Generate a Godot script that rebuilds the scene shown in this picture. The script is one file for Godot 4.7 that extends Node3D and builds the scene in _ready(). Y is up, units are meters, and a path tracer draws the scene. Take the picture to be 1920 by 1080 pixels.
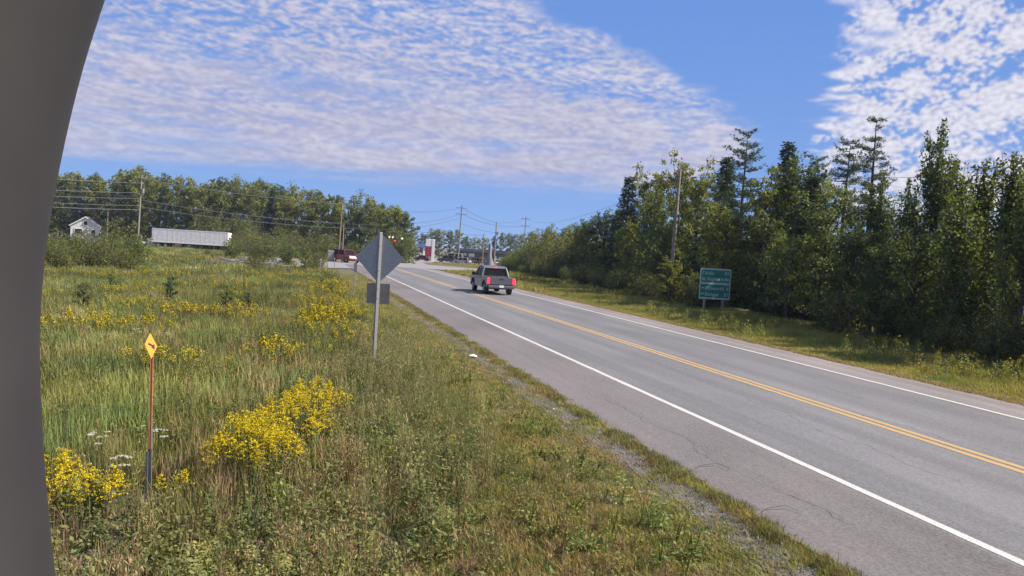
extends Node3D
# Straight two-lane road seen from a roadside camera. Road frame: s metres along the road (away from the camera), n metres across it to the right.
const DIR := Vector3(-0.2535, 0, -0.967)
const NRM := Vector3(0.967, 0, -0.2535)
const ROAD_LEFT := 5.02
const LINE_LEFT := 7.12
const CENTRE := 10.6
const LINE_RIGHT := 14.5
const ROAD_RIGHT := 16.1
var rng := RandomNumberGenerator.new()
var mats := {}
var taken := {}
var bumps := FastNoiseLite.new()
var patchy := FastNoiseLite.new()
var sky_rows := []
var sky_noise := []
var sky_guard := Mutex.new()
const SKY_W := 4096


func _ready():
	rng.seed = 20260907
	# ---- camera, sky, sun, exposure
	var cam := Camera3D.new()
	cam.name = "camera"
	cam.position = Vector3(0, 2.8, 0)
	cam.basis = Basis(Vector3.RIGHT, deg_to_rad(-2.568)) * Basis(Vector3.BACK, deg_to_rad(3.5))
	cam.fov = 39.6
	cam.near = 0.05
	cam.far = 6000.0
	cam.current = true
	add_child(cam)
	var env := Environment.new()
	env.background_mode = Environment.BG_SKY
	env.tonemap_mode = Environment.TONE_MAPPER_LINEAR
	env.tonemap_exposure = 2.0
	env.background_energy_multiplier = 0.55
	env.fog_enabled = true
	env.fog_density = 0.0002
	env.fog_light_color = Color(0.72, 0.79, 0.9)
	env.sdfgi_enabled = true
	env.ssao_enabled = true
	env.ssil_enabled = true
	var sky := Sky.new()
	var pano := PanoramaSkyMaterial.new()
	pano.panorama = ImageTexture.create_from_image(sky_image())
	pano.energy_multiplier = 1.0
	sky.sky_material = pano
	env.sky = sky
	var we := WorldEnvironment.new()
	we.name = "world_environment"
	we.environment = env
	add_child(we)
	var sun := DirectionalLight3D.new()
	sun.name = "sun"
	sun.light_energy = 1.55
	sun.light_color = Color(1.0, 0.95, 0.87)
	sun.light_angular_distance = 0.55
	sun.shadow_enabled = true
	var az := deg_to_rad(95.0)
	var el := deg_to_rad(43.0)
	sun.basis = Basis.looking_at(-Vector3(sin(az) * cos(el), sin(el), -cos(az) * cos(el)))
	add_child(sun)
	bumps.seed = 5
	bumps.frequency = 0.35
	patchy.seed = 11
	patchy.frequency = 0.16
	patchy.fractal_octaves = 3
	print("sky ", Time.get_ticks_msec())
	make_materials()
	build_ground()
	build_road()
	build_far_side()
	print("structure ", Time.get_ticks_msec())
	build_trees()
	print("trees ", Time.get_ticks_msec())
	build_signs()
	build_truck()
	build_mount()
	build_litter()
	print("objects ", Time.get_ticks_msec())
	build_plants()
	print("plants ", Time.get_ticks_msec())


# ---------------------------------------------------------------- sky
func sky_image() -> Image:
	for k in 6:
		var f := FastNoiseLite.new()
		f.seed = 31 + k * 7
		f.noise_type = FastNoiseLite.TYPE_SIMPLEX_SMOOTH
		f.frequency = 1.0
		f.fractal_octaves = [3, 4, 4, 3, 2, 3][k]
		sky_noise.append(f)
	sky_noise[3].noise_type = FastNoiseLite.TYPE_CELLULAR
	sky_noise[3].cellular_return_type = FastNoiseLite.RETURN_DISTANCE
	sky_noise[3].fractal_octaves = 2
	var half := SKY_W / 4
	sky_rows.resize(half)
	var job := WorkerThreadPool.add_group_task(sky_row, half, -1, true)
	WorkerThreadPool.wait_for_group_task_completion(job)
	var data := PackedByteArray()
	for r in sky_rows:
		data.append_array(r)
	var low := PackedByteArray()
	low.resize(SKY_W * half * 3)
	low.fill(110)
	data.append_array(low)
	return Image.create_from_data(SKY_W, SKY_W / 2, false, Image.FORMAT_RGB8, data)


func to_byte(x: float) -> int:
	var c := clampf(x, 0.0, 1.0)
	c = 12.92 * c if c < 0.0031308 else 1.055 * pow(c, 0.41666) - 0.055
	return int(c * 255.0 + 0.5)


func sky_row(i: int) -> void:
	var out := PackedByteArray()
	out.resize(SKY_W * 3)
	var el := PI * 0.5 - PI * (i + 0.5) / (SKY_W / 2)
	var ce := cos(el)
	var se := sin(el)
	var k := 1.0 / maxf(se, 0.008)
	# clear air: deeper blue overhead
	var t := pow(1.0 - se, 4.0)
	var ar := lerpf(0.105, 0.26, t)
	var ag := lerpf(0.24, 0.43, t)
	var ab := lerpf(0.64, 0.78, t)
	var big: FastNoiseLite = sky_noise[0]
	var mid: FastNoiseLite = sky_noise[1]
	var fine: FastNoiseLite = sky_noise[2]
	var cell: FastNoiseLite = sky_noise[3]
	var soft: FastNoiseLite = sky_noise[4]
	var streak: FastNoiseLite = sky_noise[5]
	var far_fade := smoothstep(0.02, 0.10, se)
	for j in SKY_W:
		var a := TAU * (j + 0.5) / SKY_W
		var u := sin(a) * ce * k
		var w := cos(a) * ce * k
		var big_v := big.get_noise_2d(u * 0.35, w * 0.35)
		# the thin sheet on the left of the clear lane, the broken puffs on its right; the lane runs on overhead
		var wx0 := clampf(w - 3.23, -8.0, 5.0)
		var lane := -0.04 + wx0 * (0.86 - 0.085 * absf(wx0)) - u
		var lane2 := u - 1.22 - 0.34 * (w - 3.0)
		var d := 0.0
		var shade := 0.0
		var aw := (a if a < PI else a - TAU) * 30.0
		var ew := el * 30.0
		if lane > -0.5:
			var m := smoothstep(-0.10, 0.16, lane + 0.12 * soft.get_noise_2d(u * 2.2, w * 2.2) + 0.06 * mid.get_noise_2d(aw, ew * 1.6))
			m *= smoothstep(14.5, 8.5, w + 3.0 * big_v + 0.10 * absf(u))
			if m > 0.01:
				var s1 := streak.get_noise_2d(aw * 0.12, ew * 0.9 + aw * 0.05)
				var f0 := mid.get_noise_2d(aw * 0.5 + 80.0, ew * 1.3)
				var f1 := mid.get_noise_2d(aw * 1.15 + 2.0 * s1, ew * 3.9)
				var f2 := fine.get_noise_2d(aw * 2.7, ew * 6.8)
				var hole := smoothstep(-0.30, 0.30, big.get_noise_2d(u * 0.5 + 7.1, w * 0.5 - 3.3) + 0.06 * (w - 3.6))
				var grain := smoothstep(8.5, 3.6, w) * (1.0 + 0.9 * big_v)
				d = m * clampf(0.50 + 0.14 * smoothstep(4.0, 7.5, w) + 0.40 * hole + 0.30 * s1 + 0.28 * f0 + (0.16 + 0.62 * grain) * f1 + 0.50 * grain * f2, 0.0, 1.0)
				shade = 0.16 + 0.34 * f1 + 0.2 * f2 + 0.16 * s1 + 0.12 * smoothstep(1.6, 0.2, lane)
		if lane2 > -0.5:
			var m2 := smoothstep(-0.08, 0.14, lane2 + 0.22 * soft.get_noise_2d(u * 3.0 + 9.0, w * 3.0))
			if m2 > 0.01:
				var wx := 0.45 * mid.get_noise_2d(aw * 1.3, ew * 1.6)
				var wy := 0.45 * mid.get_noise_2d(aw * 1.3 + 60.0, ew * 1.6)
				var c1 := -cell.get_noise_2d(aw * 1.45 + wx, ew * 2.3 + wy) - 0.35
				var c2 := mid.get_noise_2d(aw * 0.42 + 20.0, ew * 0.75)
				var c3 := fine.get_noise_2d(aw * 3.6 + 3.0, ew * 5.2)
				var body := 0.12 + 0.85 * c1 + 0.75 * c2 + 0.42 * c3
				var d2 := m2 * smoothstep(-0.14, 0.30, body)
				if d2 > d:
					d = d2
					shade = 0.40 + 0.45 * c3 + 0.55 * clampf(body, -0.3, 0.6)
		d *= 0.93 * far_fade
		var cr := lerpf(0.42, 0.82, clampf(shade, 0.0, 1.0))
		var cg := lerpf(0.41, 0.81, clampf(shade, 0.0, 1.0))
		var cb := lerpf(0.55, 0.88, clampf(shade, 0.0, 1.0))
		out[j * 3] = to_byte(lerpf(ar, cr, d))
		out[j * 3 + 1] = to_byte(lerpf(ag, cg, d))
		out[j * 3 + 2] = to_byte(lerpf(ab, cb, d))
	sky_guard.lock()
	sky_rows[i] = out
	sky_guard.unlock()


# ---------------------------------------------------------------- helpers
class Geo:
	var v := PackedVector3Array()
	var n := PackedVector3Array()
	var c := PackedColorArray()
	var t := PackedVector2Array()
	var ix := PackedInt32Array()

	func vert(p: Vector3, nn: Vector3, col: Color, uv := Vector2.ZERO) -> int:
		v.append(p)
		n.append(nn)
		c.append(col)
		t.append(uv)
		return v.size() - 1

	func tri(a: Vector3, b: Vector3, d: Vector3, col := Color.WHITE) -> void:
		var nn := (b - a).cross(d - a).normalized()
		var i := vert(a, nn, col)
		vert(b, nn, col)
		vert(d, nn, col)
		ix.append_array(PackedInt32Array([i, i + 2, i + 1]))

	func quad(a: Vector3, b: Vector3, d: Vector3, e: Vector3, col := Color.WHITE) -> void:
		var nn := (d - a).cross(e - b).normalized()
		var i := vert(a, nn, col)
		vert(b, nn, col)
		vert(d, nn, col)
		vert(e, nn, col)
		ix.append_array(PackedInt32Array([i, i + 2, i + 1, i, i + 3, i + 2]))

	# chamfered box
	func box(at: Vector3, size: Vector3, bev := 0.0, col := Color.WHITE, b := Basis.IDENTITY) -> void:
		var h := size * 0.5
		if bev <= 0.0:
			for f in 6:
				var ax := f / 2
				var sg := 1.0 if f % 2 == 0 else -1.0
				var u := Vector3.ZERO
				u[(ax + 1) % 3] = h[(ax + 1) % 3]
				var w := Vector3.ZERO
				w[(ax + 2) % 3] = h[(ax + 2) % 3] * sg
				var o := Vector3.ZERO
				o[ax] = h[ax] * sg
				quad(at + b * (o - u - w), at + b * (o + u - w), at + b * (o + u + w), at + b * (o - u + w), col)
			return
		for f in 6:
			var ax := f / 2
			var sg := 1.0 if f % 2 == 0 else -1.0
			var i1 := (ax + 1) % 3
			var i2 := (ax + 2) % 3
			var u := Vector3.ZERO
			u[i1] = h[i1] - bev
			var w := Vector3.ZERO
			w[i2] = (h[i2] - bev) * sg
			var o := Vector3.ZERO
			o[ax] = h[ax] * sg
			quad(at + b * (o - u - w), at + b * (o + u - w), at + b * (o + u + w), at + b * (o - u + w), col)
		for ax in 3:
			var i1 := (ax + 1) % 3
			var i2 := (ax + 2) % 3
			for s1 in [-1.0, 1.0]:
				for s2 in [-1.0, 1.0]:
					var l := Vector3.ZERO
					l[ax] = (h[ax] - bev) * s1 * s2
					var p := Vector3.ZERO
					p[i1] = h[i1] * s1
					p[i2] = (h[i2] - bev) * s2
					var q := Vector3.ZERO
					q[i1] = (h[i1] - bev) * s1
					q[i2] = h[i2] * s2
					quad(at + b * (p - l), at + b * (q - l), at + b * (q + l), at + b * (p + l), col)
		for sx in [-1.0, 1.0]:
			for sy in [-1.0, 1.0]:
				for sz in [-1.0, 1.0]:
					var a := Vector3(h.x * sx, (h.y - bev) * sy, (h.z - bev) * sz)
					var d := Vector3((h.x - bev) * sx, h.y * sy, (h.z - bev) * sz)
					var e := Vector3((h.x - bev) * sx, (h.y - bev) * sy, h.z * sz)
					if sx * sy * sz > 0:
						tri(at + b * a, at + b * d, at + b * e, col)
					else:
						tri(at + b * a, at + b * e, at + b * d, col)

	# smooth tube along points
	func tube(pts: Array, rad: Array, sides := 6, col := Color.WHITE, caps := true) -> void:
		var first := v.size()
		var m := pts.size()
		var ref := Vector3.UP if absf((pts[m - 1] - pts[0]).normalized().y) < 0.9 else Vector3.RIGHT
		for i in m:
			var d: Vector3 = (pts[mini(i + 1, m - 1)] - pts[maxi(i - 1, 0)]).normalized()
			var x := d.cross(ref).normalized()
			var y := x.cross(d)
			for k in sides:
				var a := TAU * k / sides
				var o := x * cos(a) + y * sin(a)
				vert(pts[i] + o * float(rad[i]), o, col)
		for i in m - 1:
			for k in sides:
				var a := first + i * sides + k
				var b := first + i * sides + (k + 1) % sides
				ix.append_array(PackedInt32Array([a, b, b + sides, a, b + sides, a + sides]))
		if caps:
			for e in [0, m - 1]:
				var d: Vector3 = (pts[1] - pts[0]).normalized() * -1.0 if e == 0 else (pts[m - 1] - pts[m - 2]).normalized()
				var x := d.cross(ref).normalized()
				var y := x.cross(d)
				var o := vert(pts[e], d, col)
				for k in sides:
					var a := TAU * k / sides
					vert(pts[e] + (x * cos(a) + y * sin(a)) * float(rad[e]), d, col)
				for k in sides:
					ix.append_array(PackedInt32Array([o, o + 1 + k, o + 1 + (k + 1) % sides]))

	# a leaf folded along its rib: 2 triangles
	func leaf(p: Vector3, along: Vector3, side: Vector3, l: float, wd: float, col: Color) -> void:
		var nn := side.cross(along).normalized()
		var i := vert(p, nn, col)
		vert(p + along * l * 0.5 + side * wd * 0.5 + nn * wd * 0.12, nn, col)
		vert(p + along * l, nn, col)
		vert(p + along * l * 0.5 - side * wd * 0.5 + nn * wd * 0.12, nn, col)
		ix.append_array(PackedInt32Array([i, i + 2, i + 1, i, i + 3, i + 2]))

	# a grass blade, bending as it rises
	func blade(p: Vector3, lean: Vector3, h: float, wd: float, col: Color, tip: Color) -> void:
		var across := lean.cross(Vector3.UP).normalized() * wd * 0.5
		var m := p + Vector3.UP * h * 0.55 + lean * h * 0.22
		var e := p + Vector3.UP * h * (1.0 - lean.length() * 0.3) + lean * h * 0.85
		var nn := across.cross(Vector3.UP + lean * 0.5).normalized()
		var i := vert(p - across, nn, col)
		vert(p + across, nn, col)
		vert(m + across * 0.75, nn, col)
		vert(m - across * 0.75, nn, col)
		vert(e, (nn + Vector3.UP * 0.4).normalized(), tip)
		ix.append_array(PackedInt32Array([i, i + 2, i + 1, i, i + 3, i + 2, i + 3, i + 4, i + 2]))

	# outline in the plane across x, drawn out from x0 to x1
	func prism(poly: PackedVector2Array, x0: float, x1: float, col := Color.WHITE) -> void:
		var p := poly
		if Geometry2D.is_polygon_clockwise(p):
			p = poly.duplicate()
			p.reverse()
		var m := p.size()
		var tr := Geometry2D.triangulate_polygon(p)
		for k in range(0, tr.size(), 3):
			var a := p[tr[k]]
			var b := p[tr[k + 1]]
			var d := p[tr[k + 2]]
			if (b - a).cross(d - a) < 0:
				var sw := b
				b = d
				d = sw
			# poly x -> z, poly y -> y
			tri(Vector3(x0, a.y, a.x), Vector3(x0, b.y, b.x), Vector3(x0, d.y, d.x), col)
			tri(Vector3(x1, a.y, a.x), Vector3(x1, d.y, d.x), Vector3(x1, b.y, b.x), col)
		for k in m:
			var a := p[k]
			var b := p[(k + 1) % m]
			quad(Vector3(x0, a.y, a.x), Vector3(x1, a.y, a.x), Vector3(x1, b.y, b.x), Vector3(x0, b.y, b.x), col)

	func mesh() -> ArrayMesh:
		var arr := []
		arr.resize(Mesh.ARRAY_MAX)
		arr[Mesh.ARRAY_VERTEX] = v
		arr[Mesh.ARRAY_NORMAL] = n
		arr[Mesh.ARRAY_COLOR] = c
		arr[Mesh.ARRAY_TEX_UV] = t
		arr[Mesh.ARRAY_INDEX] = ix
		var am := ArrayMesh.new()
		am.add_surface_from_arrays(Mesh.PRIMITIVE_TRIANGLES, arr)
		return am


func rd(s: float, n: float, y := 0.0) -> Vector3:
	return DIR * s + NRM * n + Vector3(0, y, 0)


func to_s(p: Vector3) -> float:
	return p.x * DIR.x + p.z * DIR.z


func to_n(p: Vector3) -> float:
	return p.x * NRM.x + p.z * NRM.z


const PROFILE_N := [-4000.0, -30.0, -4.0, 0.5, 2.5, 3.6, 4.6, 4.95, 5.25, 15.9, 16.3, 17.6, 20.0, 23.5, 26.0, 4000.0]
const PROFILE_Y := [-0.35, -0.40, -0.48, -0.42, -0.28, -0.14, -0.035, -0.014, -0.07, -0.09, -0.04, -0.20, -0.30, -0.22, -0.15, -0.15]


func ground_y(s: float, n: float) -> float:
	var y := -0.3
	for k in range(1, PROFILE_N.size()):
		if n <= PROFILE_N[k]:
			y = lerpf(PROFILE_Y[k - 1], PROFILE_Y[k], (n - PROFILE_N[k - 1]) / (PROFILE_N[k] - PROFILE_N[k - 1]))
			break
	var rough := smoothstep(4.6, 2.5, n) + smoothstep(16.6, 19.0, n)
	var near_cross := smoothstep(70.0, 84.0, s) * (1.0 - smoothstep(122.0, 140.0, s))
	y += rough * (1.0 - near_cross) * bumps.get_noise_2d(s, n) * 0.11
	y = lerpf(y, -0.07, near_cross)
	y -= 1.0 * smoothstep(122.0, 215.0, s) * smoothstep(2.0, 20.0, n)
	return y


func on_ground(s: float, n: float, sink := 0.0) -> Vector3:
	return rd(s, n, ground_y(s, n) - sink)


func foot(x: float, z: float, sink := 0.0) -> Vector3:
	var p := Vector3(x, 0, z)
	p.y = ground_y(to_s(p), to_n(p)) - sink
	return p


func numbered(called: String) -> String:
	var k: int = taken.get(called, 0)
	taken[called] = k + 1
	return called if k == 0 else "%s_%03d" % [called, k]


func thing(called: String, label: String, category: String, at := Vector3.ZERO, turn := 0.0, group := "") -> Node3D:
	var o := Node3D.new()
	o.name = numbered(called)
	add_child(o)
	o.position = at
	o.rotation.y = turn
	tag(o, label, category, group)
	return o


func tag(o: Node, label: String, category: String, group := "", kind := "") -> void:
	if label:
		o.set_meta("label", label)
	if category:
		o.set_meta("category", category)
	if group:
		o.set_meta("group", group)
	if kind:
		o.set_meta("kind", kind)


func part(called: String, m: Mesh, mat: Material, parent: Node3D, at := Vector3.ZERO, b := Basis.IDENTITY) -> MeshInstance3D:
	var o := MeshInstance3D.new()
	o.name = called
	o.mesh = m
	o.material_override = mat
	o.transform = Transform3D(b, at)
	parent.add_child(o, true)
	return o


func struct(called: String, label: String, parent: Node3D = null) -> Node3D:
	var o := Node3D.new()
	o.name = numbered(called)
	(self if parent == null else parent).add_child(o, true)
	tag(o, label, "", "", "structure")
	return o


func structure_mesh(called: String, label: String, m: Mesh, mat: Material) -> MeshInstance3D:
	var o := part(numbered(called), m, mat, self)
	tag(o, label, called.replace("_", " "), "", "structure")
	return o


func scatter(called: String, label: String, category: String, m: Mesh, mat: Material, where: Array, tint: Array) -> void:
	if where.is_empty():
		return
	var mm := MultiMesh.new()
	mm.transform_format = MultiMesh.TRANSFORM_3D
	mm.use_colors = true
	mm.mesh = m
	mm.instance_count = where.size()
	for i in where.size():
		mm.set_instance_transform(i, where[i])
		mm.set_instance_color(i, tint[i])
	var o := MultiMeshInstance3D.new()
	o.name = numbered(called)
	o.multimesh = mm
	o.material_override = mat
	add_child(o)
	tag(o, label, category, "", "stuff")


func lin(r: float, g: float, b: float) -> Color:
	return Color(r, g, b).linear_to_srgb()


func rnd(a: float, b: float) -> float:
	return rng.randf_range(a, b)


func ball() -> Vector3:
	while true:
		var p := Vector3(rnd(-1, 1), rnd(-1, 1), rnd(-1, 1))
		if p.length_squared() <= 1.0:
			return p
	return Vector3.ZERO


# ---------------------------------------------------------------- materials
func noise_tex(sd: int, freq: float, ramp: Array, size := 512, octaves := 4) -> NoiseTexture2D:
	var f := FastNoiseLite.new()
	f.seed = sd
	f.frequency = freq
	f.fractal_octaves = octaves
	var t := NoiseTexture2D.new()
	t.width = size
	t.height = size
	t.seamless = true
	t.noise = f
	var g := Gradient.new()
	var offs := PackedFloat32Array()
	var cols := PackedColorArray()
	for r in ramp:
		offs.append(r[0])
		cols.append(r[1])
	g.offsets = offs
	g.colors = cols
	t.color_ramp = g
	return t


func grey(a: float) -> Color:
	return lin(a, a, a)


func paint(called: String, col: Color, rough := 0.8, metal := 0.0) -> StandardMaterial3D:
	var m := StandardMaterial3D.new()
	m.resource_name = called
	m.albedo_color = col
	m.roughness = rough
	m.metallic = metal
	mats[called] = m
	return m


func mottled(called: String, tex: Texture2D, scale: float, rough := 0.9, metal := 0.0, world := true) -> StandardMaterial3D:
	var m := paint(called, Color.WHITE, rough, metal)
	m.albedo_texture = tex
	m.uv1_triplanar = true
	m.uv1_world_triplanar = world
	m.uv1_scale = Vector3.ONE * scale
	return m


func leafy(called: String, back: float, rough := 0.55) -> StandardMaterial3D:
	var m := paint(called, Color.WHITE, rough)
	m.vertex_color_use_as_albedo = true
	m.backlight_enabled = true
	m.backlight = Color(back, back * 1.0, back * 0.55)
	m.metallic_specular = 0.35
	return m


func asphalt_image(base: Color, sd: int, lanes: bool) -> Image:
	# across the pavement in x, along it in y: grain, patches and lengthwise wear
	var w := 512
	var h := 1024
	var f := FastNoiseLite.new()
	f.seed = sd
	f.fractal_octaves = 3
	var data := PackedByteArray()
	data.resize(w * h * 3)
	var r := RandomNumberGenerator.new()
	r.seed = sd
	var k := 0
	for y in h:
		var ay := TAU * y / h
		var cy := cos(ay) * 40.0
		var sy := sin(ay) * 40.0
		for x in w:
			var patch := f.get_noise_3d(x * 0.45, cy * 1.4, sy * 1.4)
			var run := f.get_noise_3d(x * 1.9 + 300.0, cy * 0.12, sy * 0.12)
			var g := 1.0 + 0.24 * patch + 0.22 * run + r.randf_range(-0.30, 0.30)
			if lanes:
				var u := x / 512.0 * 8.0
				var track := minf(minf(absf(u - 0.95), absf(u - 2.75)), minf(absf(u - 4.85), absf(u - 6.65)))
				g *= 1.0 - 0.13 * smoothstep(0.55, 0.1, track) * (1.0 + patch)
			data[k] = to_byte(base.r * g)
			data[k + 1] = to_byte(base.g * g)
			data[k + 2] = to_byte(base.b * g)
			k += 3
	return Image.create_from_data(w, h, false, Image.FORMAT_RGB8, data)


func make_materials() -> void:
	mottled("soil", noise_tex(3, 0.012, [[0.2, lin(0.045, 0.05, 0.018)], [0.42, lin(0.075, 0.075, 0.028)], [0.55, lin(0.10, 0.082, 0.045)], [0.75, lin(0.135, 0.108, 0.068)]], 512, 5), 0.13)
	var lane := paint("lane_asphalt", Color.WHITE, 0.85)
	lane.albedo_texture = ImageTexture.create_from_image(asphalt_image(Color(0.126, 0.126, 0.135), 4, true))
	var sh := paint("shoulder_asphalt", Color.WHITE, 0.9)
	sh.albedo_texture = ImageTexture.create_from_image(asphalt_image(Color(0.120, 0.110, 0.112), 9, false))
	var sr := paint("pale_shoulder", Color(1.0, 1.0, 1.0), 0.9)
	sr.albedo_texture = ImageTexture.create_from_image(asphalt_image(Color(0.165, 0.148, 0.146), 12, false))
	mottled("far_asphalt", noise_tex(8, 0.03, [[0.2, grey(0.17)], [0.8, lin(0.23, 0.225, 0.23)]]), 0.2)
	mottled("white_paint", noise_tex(14, 0.05, [[0.0, grey(0.2)], [0.34, grey(0.26)], [0.46, lin(0.43, 0.42, 0.40)], [0.62, lin(0.52, 0.51, 0.49)], [1.0, lin(0.56, 0.55, 0.52)]], 512, 6), 1.7, 0.7)
	mottled("yellow_paint", noise_tex(15, 0.05, [[0.0, lin(0.13, 0.12, 0.11)], [0.36, lin(0.18, 0.145, 0.10)], [0.46, lin(0.43, 0.275, 0.10)], [1.0, lin(0.52, 0.35, 0.14)]], 512, 5), 2.6, 0.7)
	paint("crack", lin(0.045, 0.045, 0.047), 0.8)
	mottled("gravel", noise_tex(21, 0.06, [[0.1, lin(0.05, 0.045, 0.04)], [0.5, lin(0.095, 0.088, 0.085)], [0.9, lin(0.16, 0.148, 0.14)]]), 1.7)
	paint("stone", Color.WHITE, 0.9).vertex_color_use_as_albedo = true
	mottled("bark", noise_tex(5, 0.05, [[0.2, lin(0.035, 0.03, 0.025)], [0.8, lin(0.12, 0.10, 0.08)]]), 1.5, 0.95, 0.0, false)
	mottled("pole_wood", noise_tex(6, 0.03, [[0.2, lin(0.15, 0.125, 0.10)], [0.8, lin(0.29, 0.25, 0.205)]]), 0.9)
	mats.pole_wood.uv1_scale = Vector3(2.5, 0.3, 2.5)
	mottled("galvanized", noise_tex(7, 0.05, [[0.2, lin(0.20, 0.205, 0.215)], [0.8, lin(0.32, 0.32, 0.33)]]), 1.2, 0.5, 0.35)
	mottled("sign_back", noise_tex(17, 0.02, [[0.2, lin(0.30, 0.315, 0.335)], [0.8, lin(0.345, 0.36, 0.38)]]), 0.5, 0.6, 0.1)
	mottled("plaque_back", noise_tex(19, 0.02, [[0.2, lin(0.235, 0.215, 0.19)], [0.8, lin(0.285, 0.262, 0.235)]], 256), 0.8, 0.7)
	mottled("mount_shade_paint", noise_tex(18, 0.02, [[0.2, lin(0.013, 0.0125, 0.016)], [0.8, lin(0.018, 0.0172, 0.021)]], 256), 1.0, 0.7)  # arm grey darkened in its base colour to stand in for shade
	leafy("leaf", 1.0)
	leafy("needle", 0.6, 0.6)
	leafy("grass", 0.85, 0.7)
	leafy("petal", 0.6, 0.8)
	paint("wire", lin(0.05, 0.05, 0.05), 0.6)
	paint("cable_grey", lin(0.24, 0.24, 0.26), 0.6)
	paint("glass", lin(0.012, 0.014, 0.016), 0.12).metallic_specular = 0.2
	paint("rubber", lin(0.018, 0.018, 0.018), 0.85)
	paint("chrome", lin(0.5, 0.5, 0.5), 0.25, 0.9)
	paint("black_plastic", lin(0.02, 0.02, 0.022), 0.6)
	for q in [["truck_grey", 0.10, 0.105, 0.125], ["car_red", 0.25, 0.02, 0.025], ["car_maroon", 0.13, 0.02, 0.03], ["car_silver", 0.40, 0.40, 0.43], ["car_dark", 0.04, 0.045, 0.06], ["car_white", 0.68, 0.68, 0.68]]:
		var m := paint(q[0], lin(q[1], q[2], q[3]), 0.38, 0.25)
		m.clearcoat_enabled = true
		m.clearcoat = 0.6
		m.clearcoat_roughness = 0.12
	for q in [["red_glow", 1.0, 0.05, 0.09, 0.75], ["head_glow", 1.0, 0.85, 0.6, 0.55], ["digit_glow", 0.9, 0.06, 0.12, 0.35], ["amber_glow", 1.0, 0.8, 0.3, 0.9]]:
		var m := paint(q[0], lin(0.4 * q[1], 0.4 * q[2], 0.4 * q[3]), 0.4)
		m.emission_enabled = true
		m.emission = lin(q[1], q[2], q[3])
		m.emission_energy_multiplier = q[4]
	mottled("white_wall", noise_tex(23, 0.02, [[0.2, lin(0.62, 0.62, 0.64)], [0.8, lin(0.72, 0.72, 0.73)]], 256), 0.3)
	mottled("trailer_side", noise_tex(24, 0.02, [[0.15, lin(0.58, 0.57, 0.58)], [0.5, lin(0.68, 0.68, 0.70)], [0.85, lin(0.72, 0.72, 0.75)]], 256), 0.35, 0.6)
	mottled("roof_shingle", noise_tex(25, 0.05, [[0.2, lin(0.07, 0.055, 0.06)], [0.8, lin(0.13, 0.11, 0.115)]], 256), 0.7)
	paint("dark_wall", lin(0.10, 0.10, 0.115), 0.8)
	paint("roof_metal", lin(0.06, 0.065, 0.085), 0.6)
	paint("canopy_blue", lin(0.10, 0.19, 0.42), 0.5)
	paint("sign_white", lin(0.72, 0.72, 0.74), 0.5)
	paint("sign_dark_red", lin(0.16, 0.02, 0.04), 0.5)
	paint("orange_panel", lin(0.55, 0.24, 0.12), 0.6)
	mottled("sign_green", noise_tex(26, 0.02, [[0.2, lin(0.012, 0.18, 0.145)], [0.8, lin(0.016, 0.215, 0.17)]], 256), 0.8, 0.45)
	paint("sign_letter", lin(0.38, 0.49, 0.48), 0.5)
	mottled("weathered_wood", noise_tex(27, 0.03, [[0.2, lin(0.16, 0.14, 0.13)], [0.8, lin(0.28, 0.25, 0.235)]], 256), 0.9)
	mottled("marker_yellow", noise_tex(28, 0.03, [[0.2, lin(0.56, 0.25, 0.035)], [0.8, lin(0.64, 0.30, 0.05)]], 256), 3.0, 0.5)
	mottled("marker_red", noise_tex(29, 0.03, [[0.2, lin(0.52, 0.20, 0.10)], [0.8, lin(0.60, 0.27, 0.15)]], 256), 3.0, 0.6)
	paint("marker_black", lin(0.03, 0.028, 0.025), 0.6)
	paint("litter_white", lin(0.78, 0.78, 0.78), 0.6)


# ---------------------------------------------------------------- ground and road
func steps(list: Array) -> Array:
	# [[from, to, step], ...]
	var out := []
	for l in list:
		var x: float = l[0]
		while x < l[1] - 0.0001:
			out.append(x)
			x += l[2]
	out.append(list[-1][1])
	return out


func build_ground() -> void:
	var ss := steps([[-300, -60, 60], [-60, -10, 10], [-10, 40, 0.8], [40, 140, 3], [140, 260, 12], [260, 500, 60], [500, 4000, 700]])
	var ns := steps([[-3000, -500, 500], [-500, -100, 100], [-100, -20, 10], [-20, -8, 2], [-8, 2.5, 0.8]]) 
	ns.append_array([3.0, 3.6, 4.1, 4.6, 4.95, 5.25, 9.0, 12.5, 15.9, 16.3, 16.9])
	ns.append_array(steps([[17.6, 30, 0.9], [30, 60, 6], [60, 120, 20], [120, 520, 100], [520, 3020, 500]]))
	var g := Geo.new()
	var w := ns.size()
	for s in ss:
		for n in ns:
			var y := ground_y(s, n)
			var e := 0.3
			var dx := (ground_y(s + e, n) - ground_y(s - e, n)) / (2 * e)
			var dn := (ground_y(s, n + e) - ground_y(s, n - e)) / (2 * e)
			g.vert(rd(s, n, y), (Vector3.UP - DIR * dx - NRM * dn).normalized(), Color.WHITE)
	for i in ss.size() - 1:
		for j in w - 1:
			var a := i * w + j
			g.ix.append_array(PackedInt32Array([a, a + w + 1, a + 1, a, a + w, a + w + 1]))
	structure_mesh("ground", "grassy soil of the field and verges around the road", g.mesh(), mats.soil)


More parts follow.
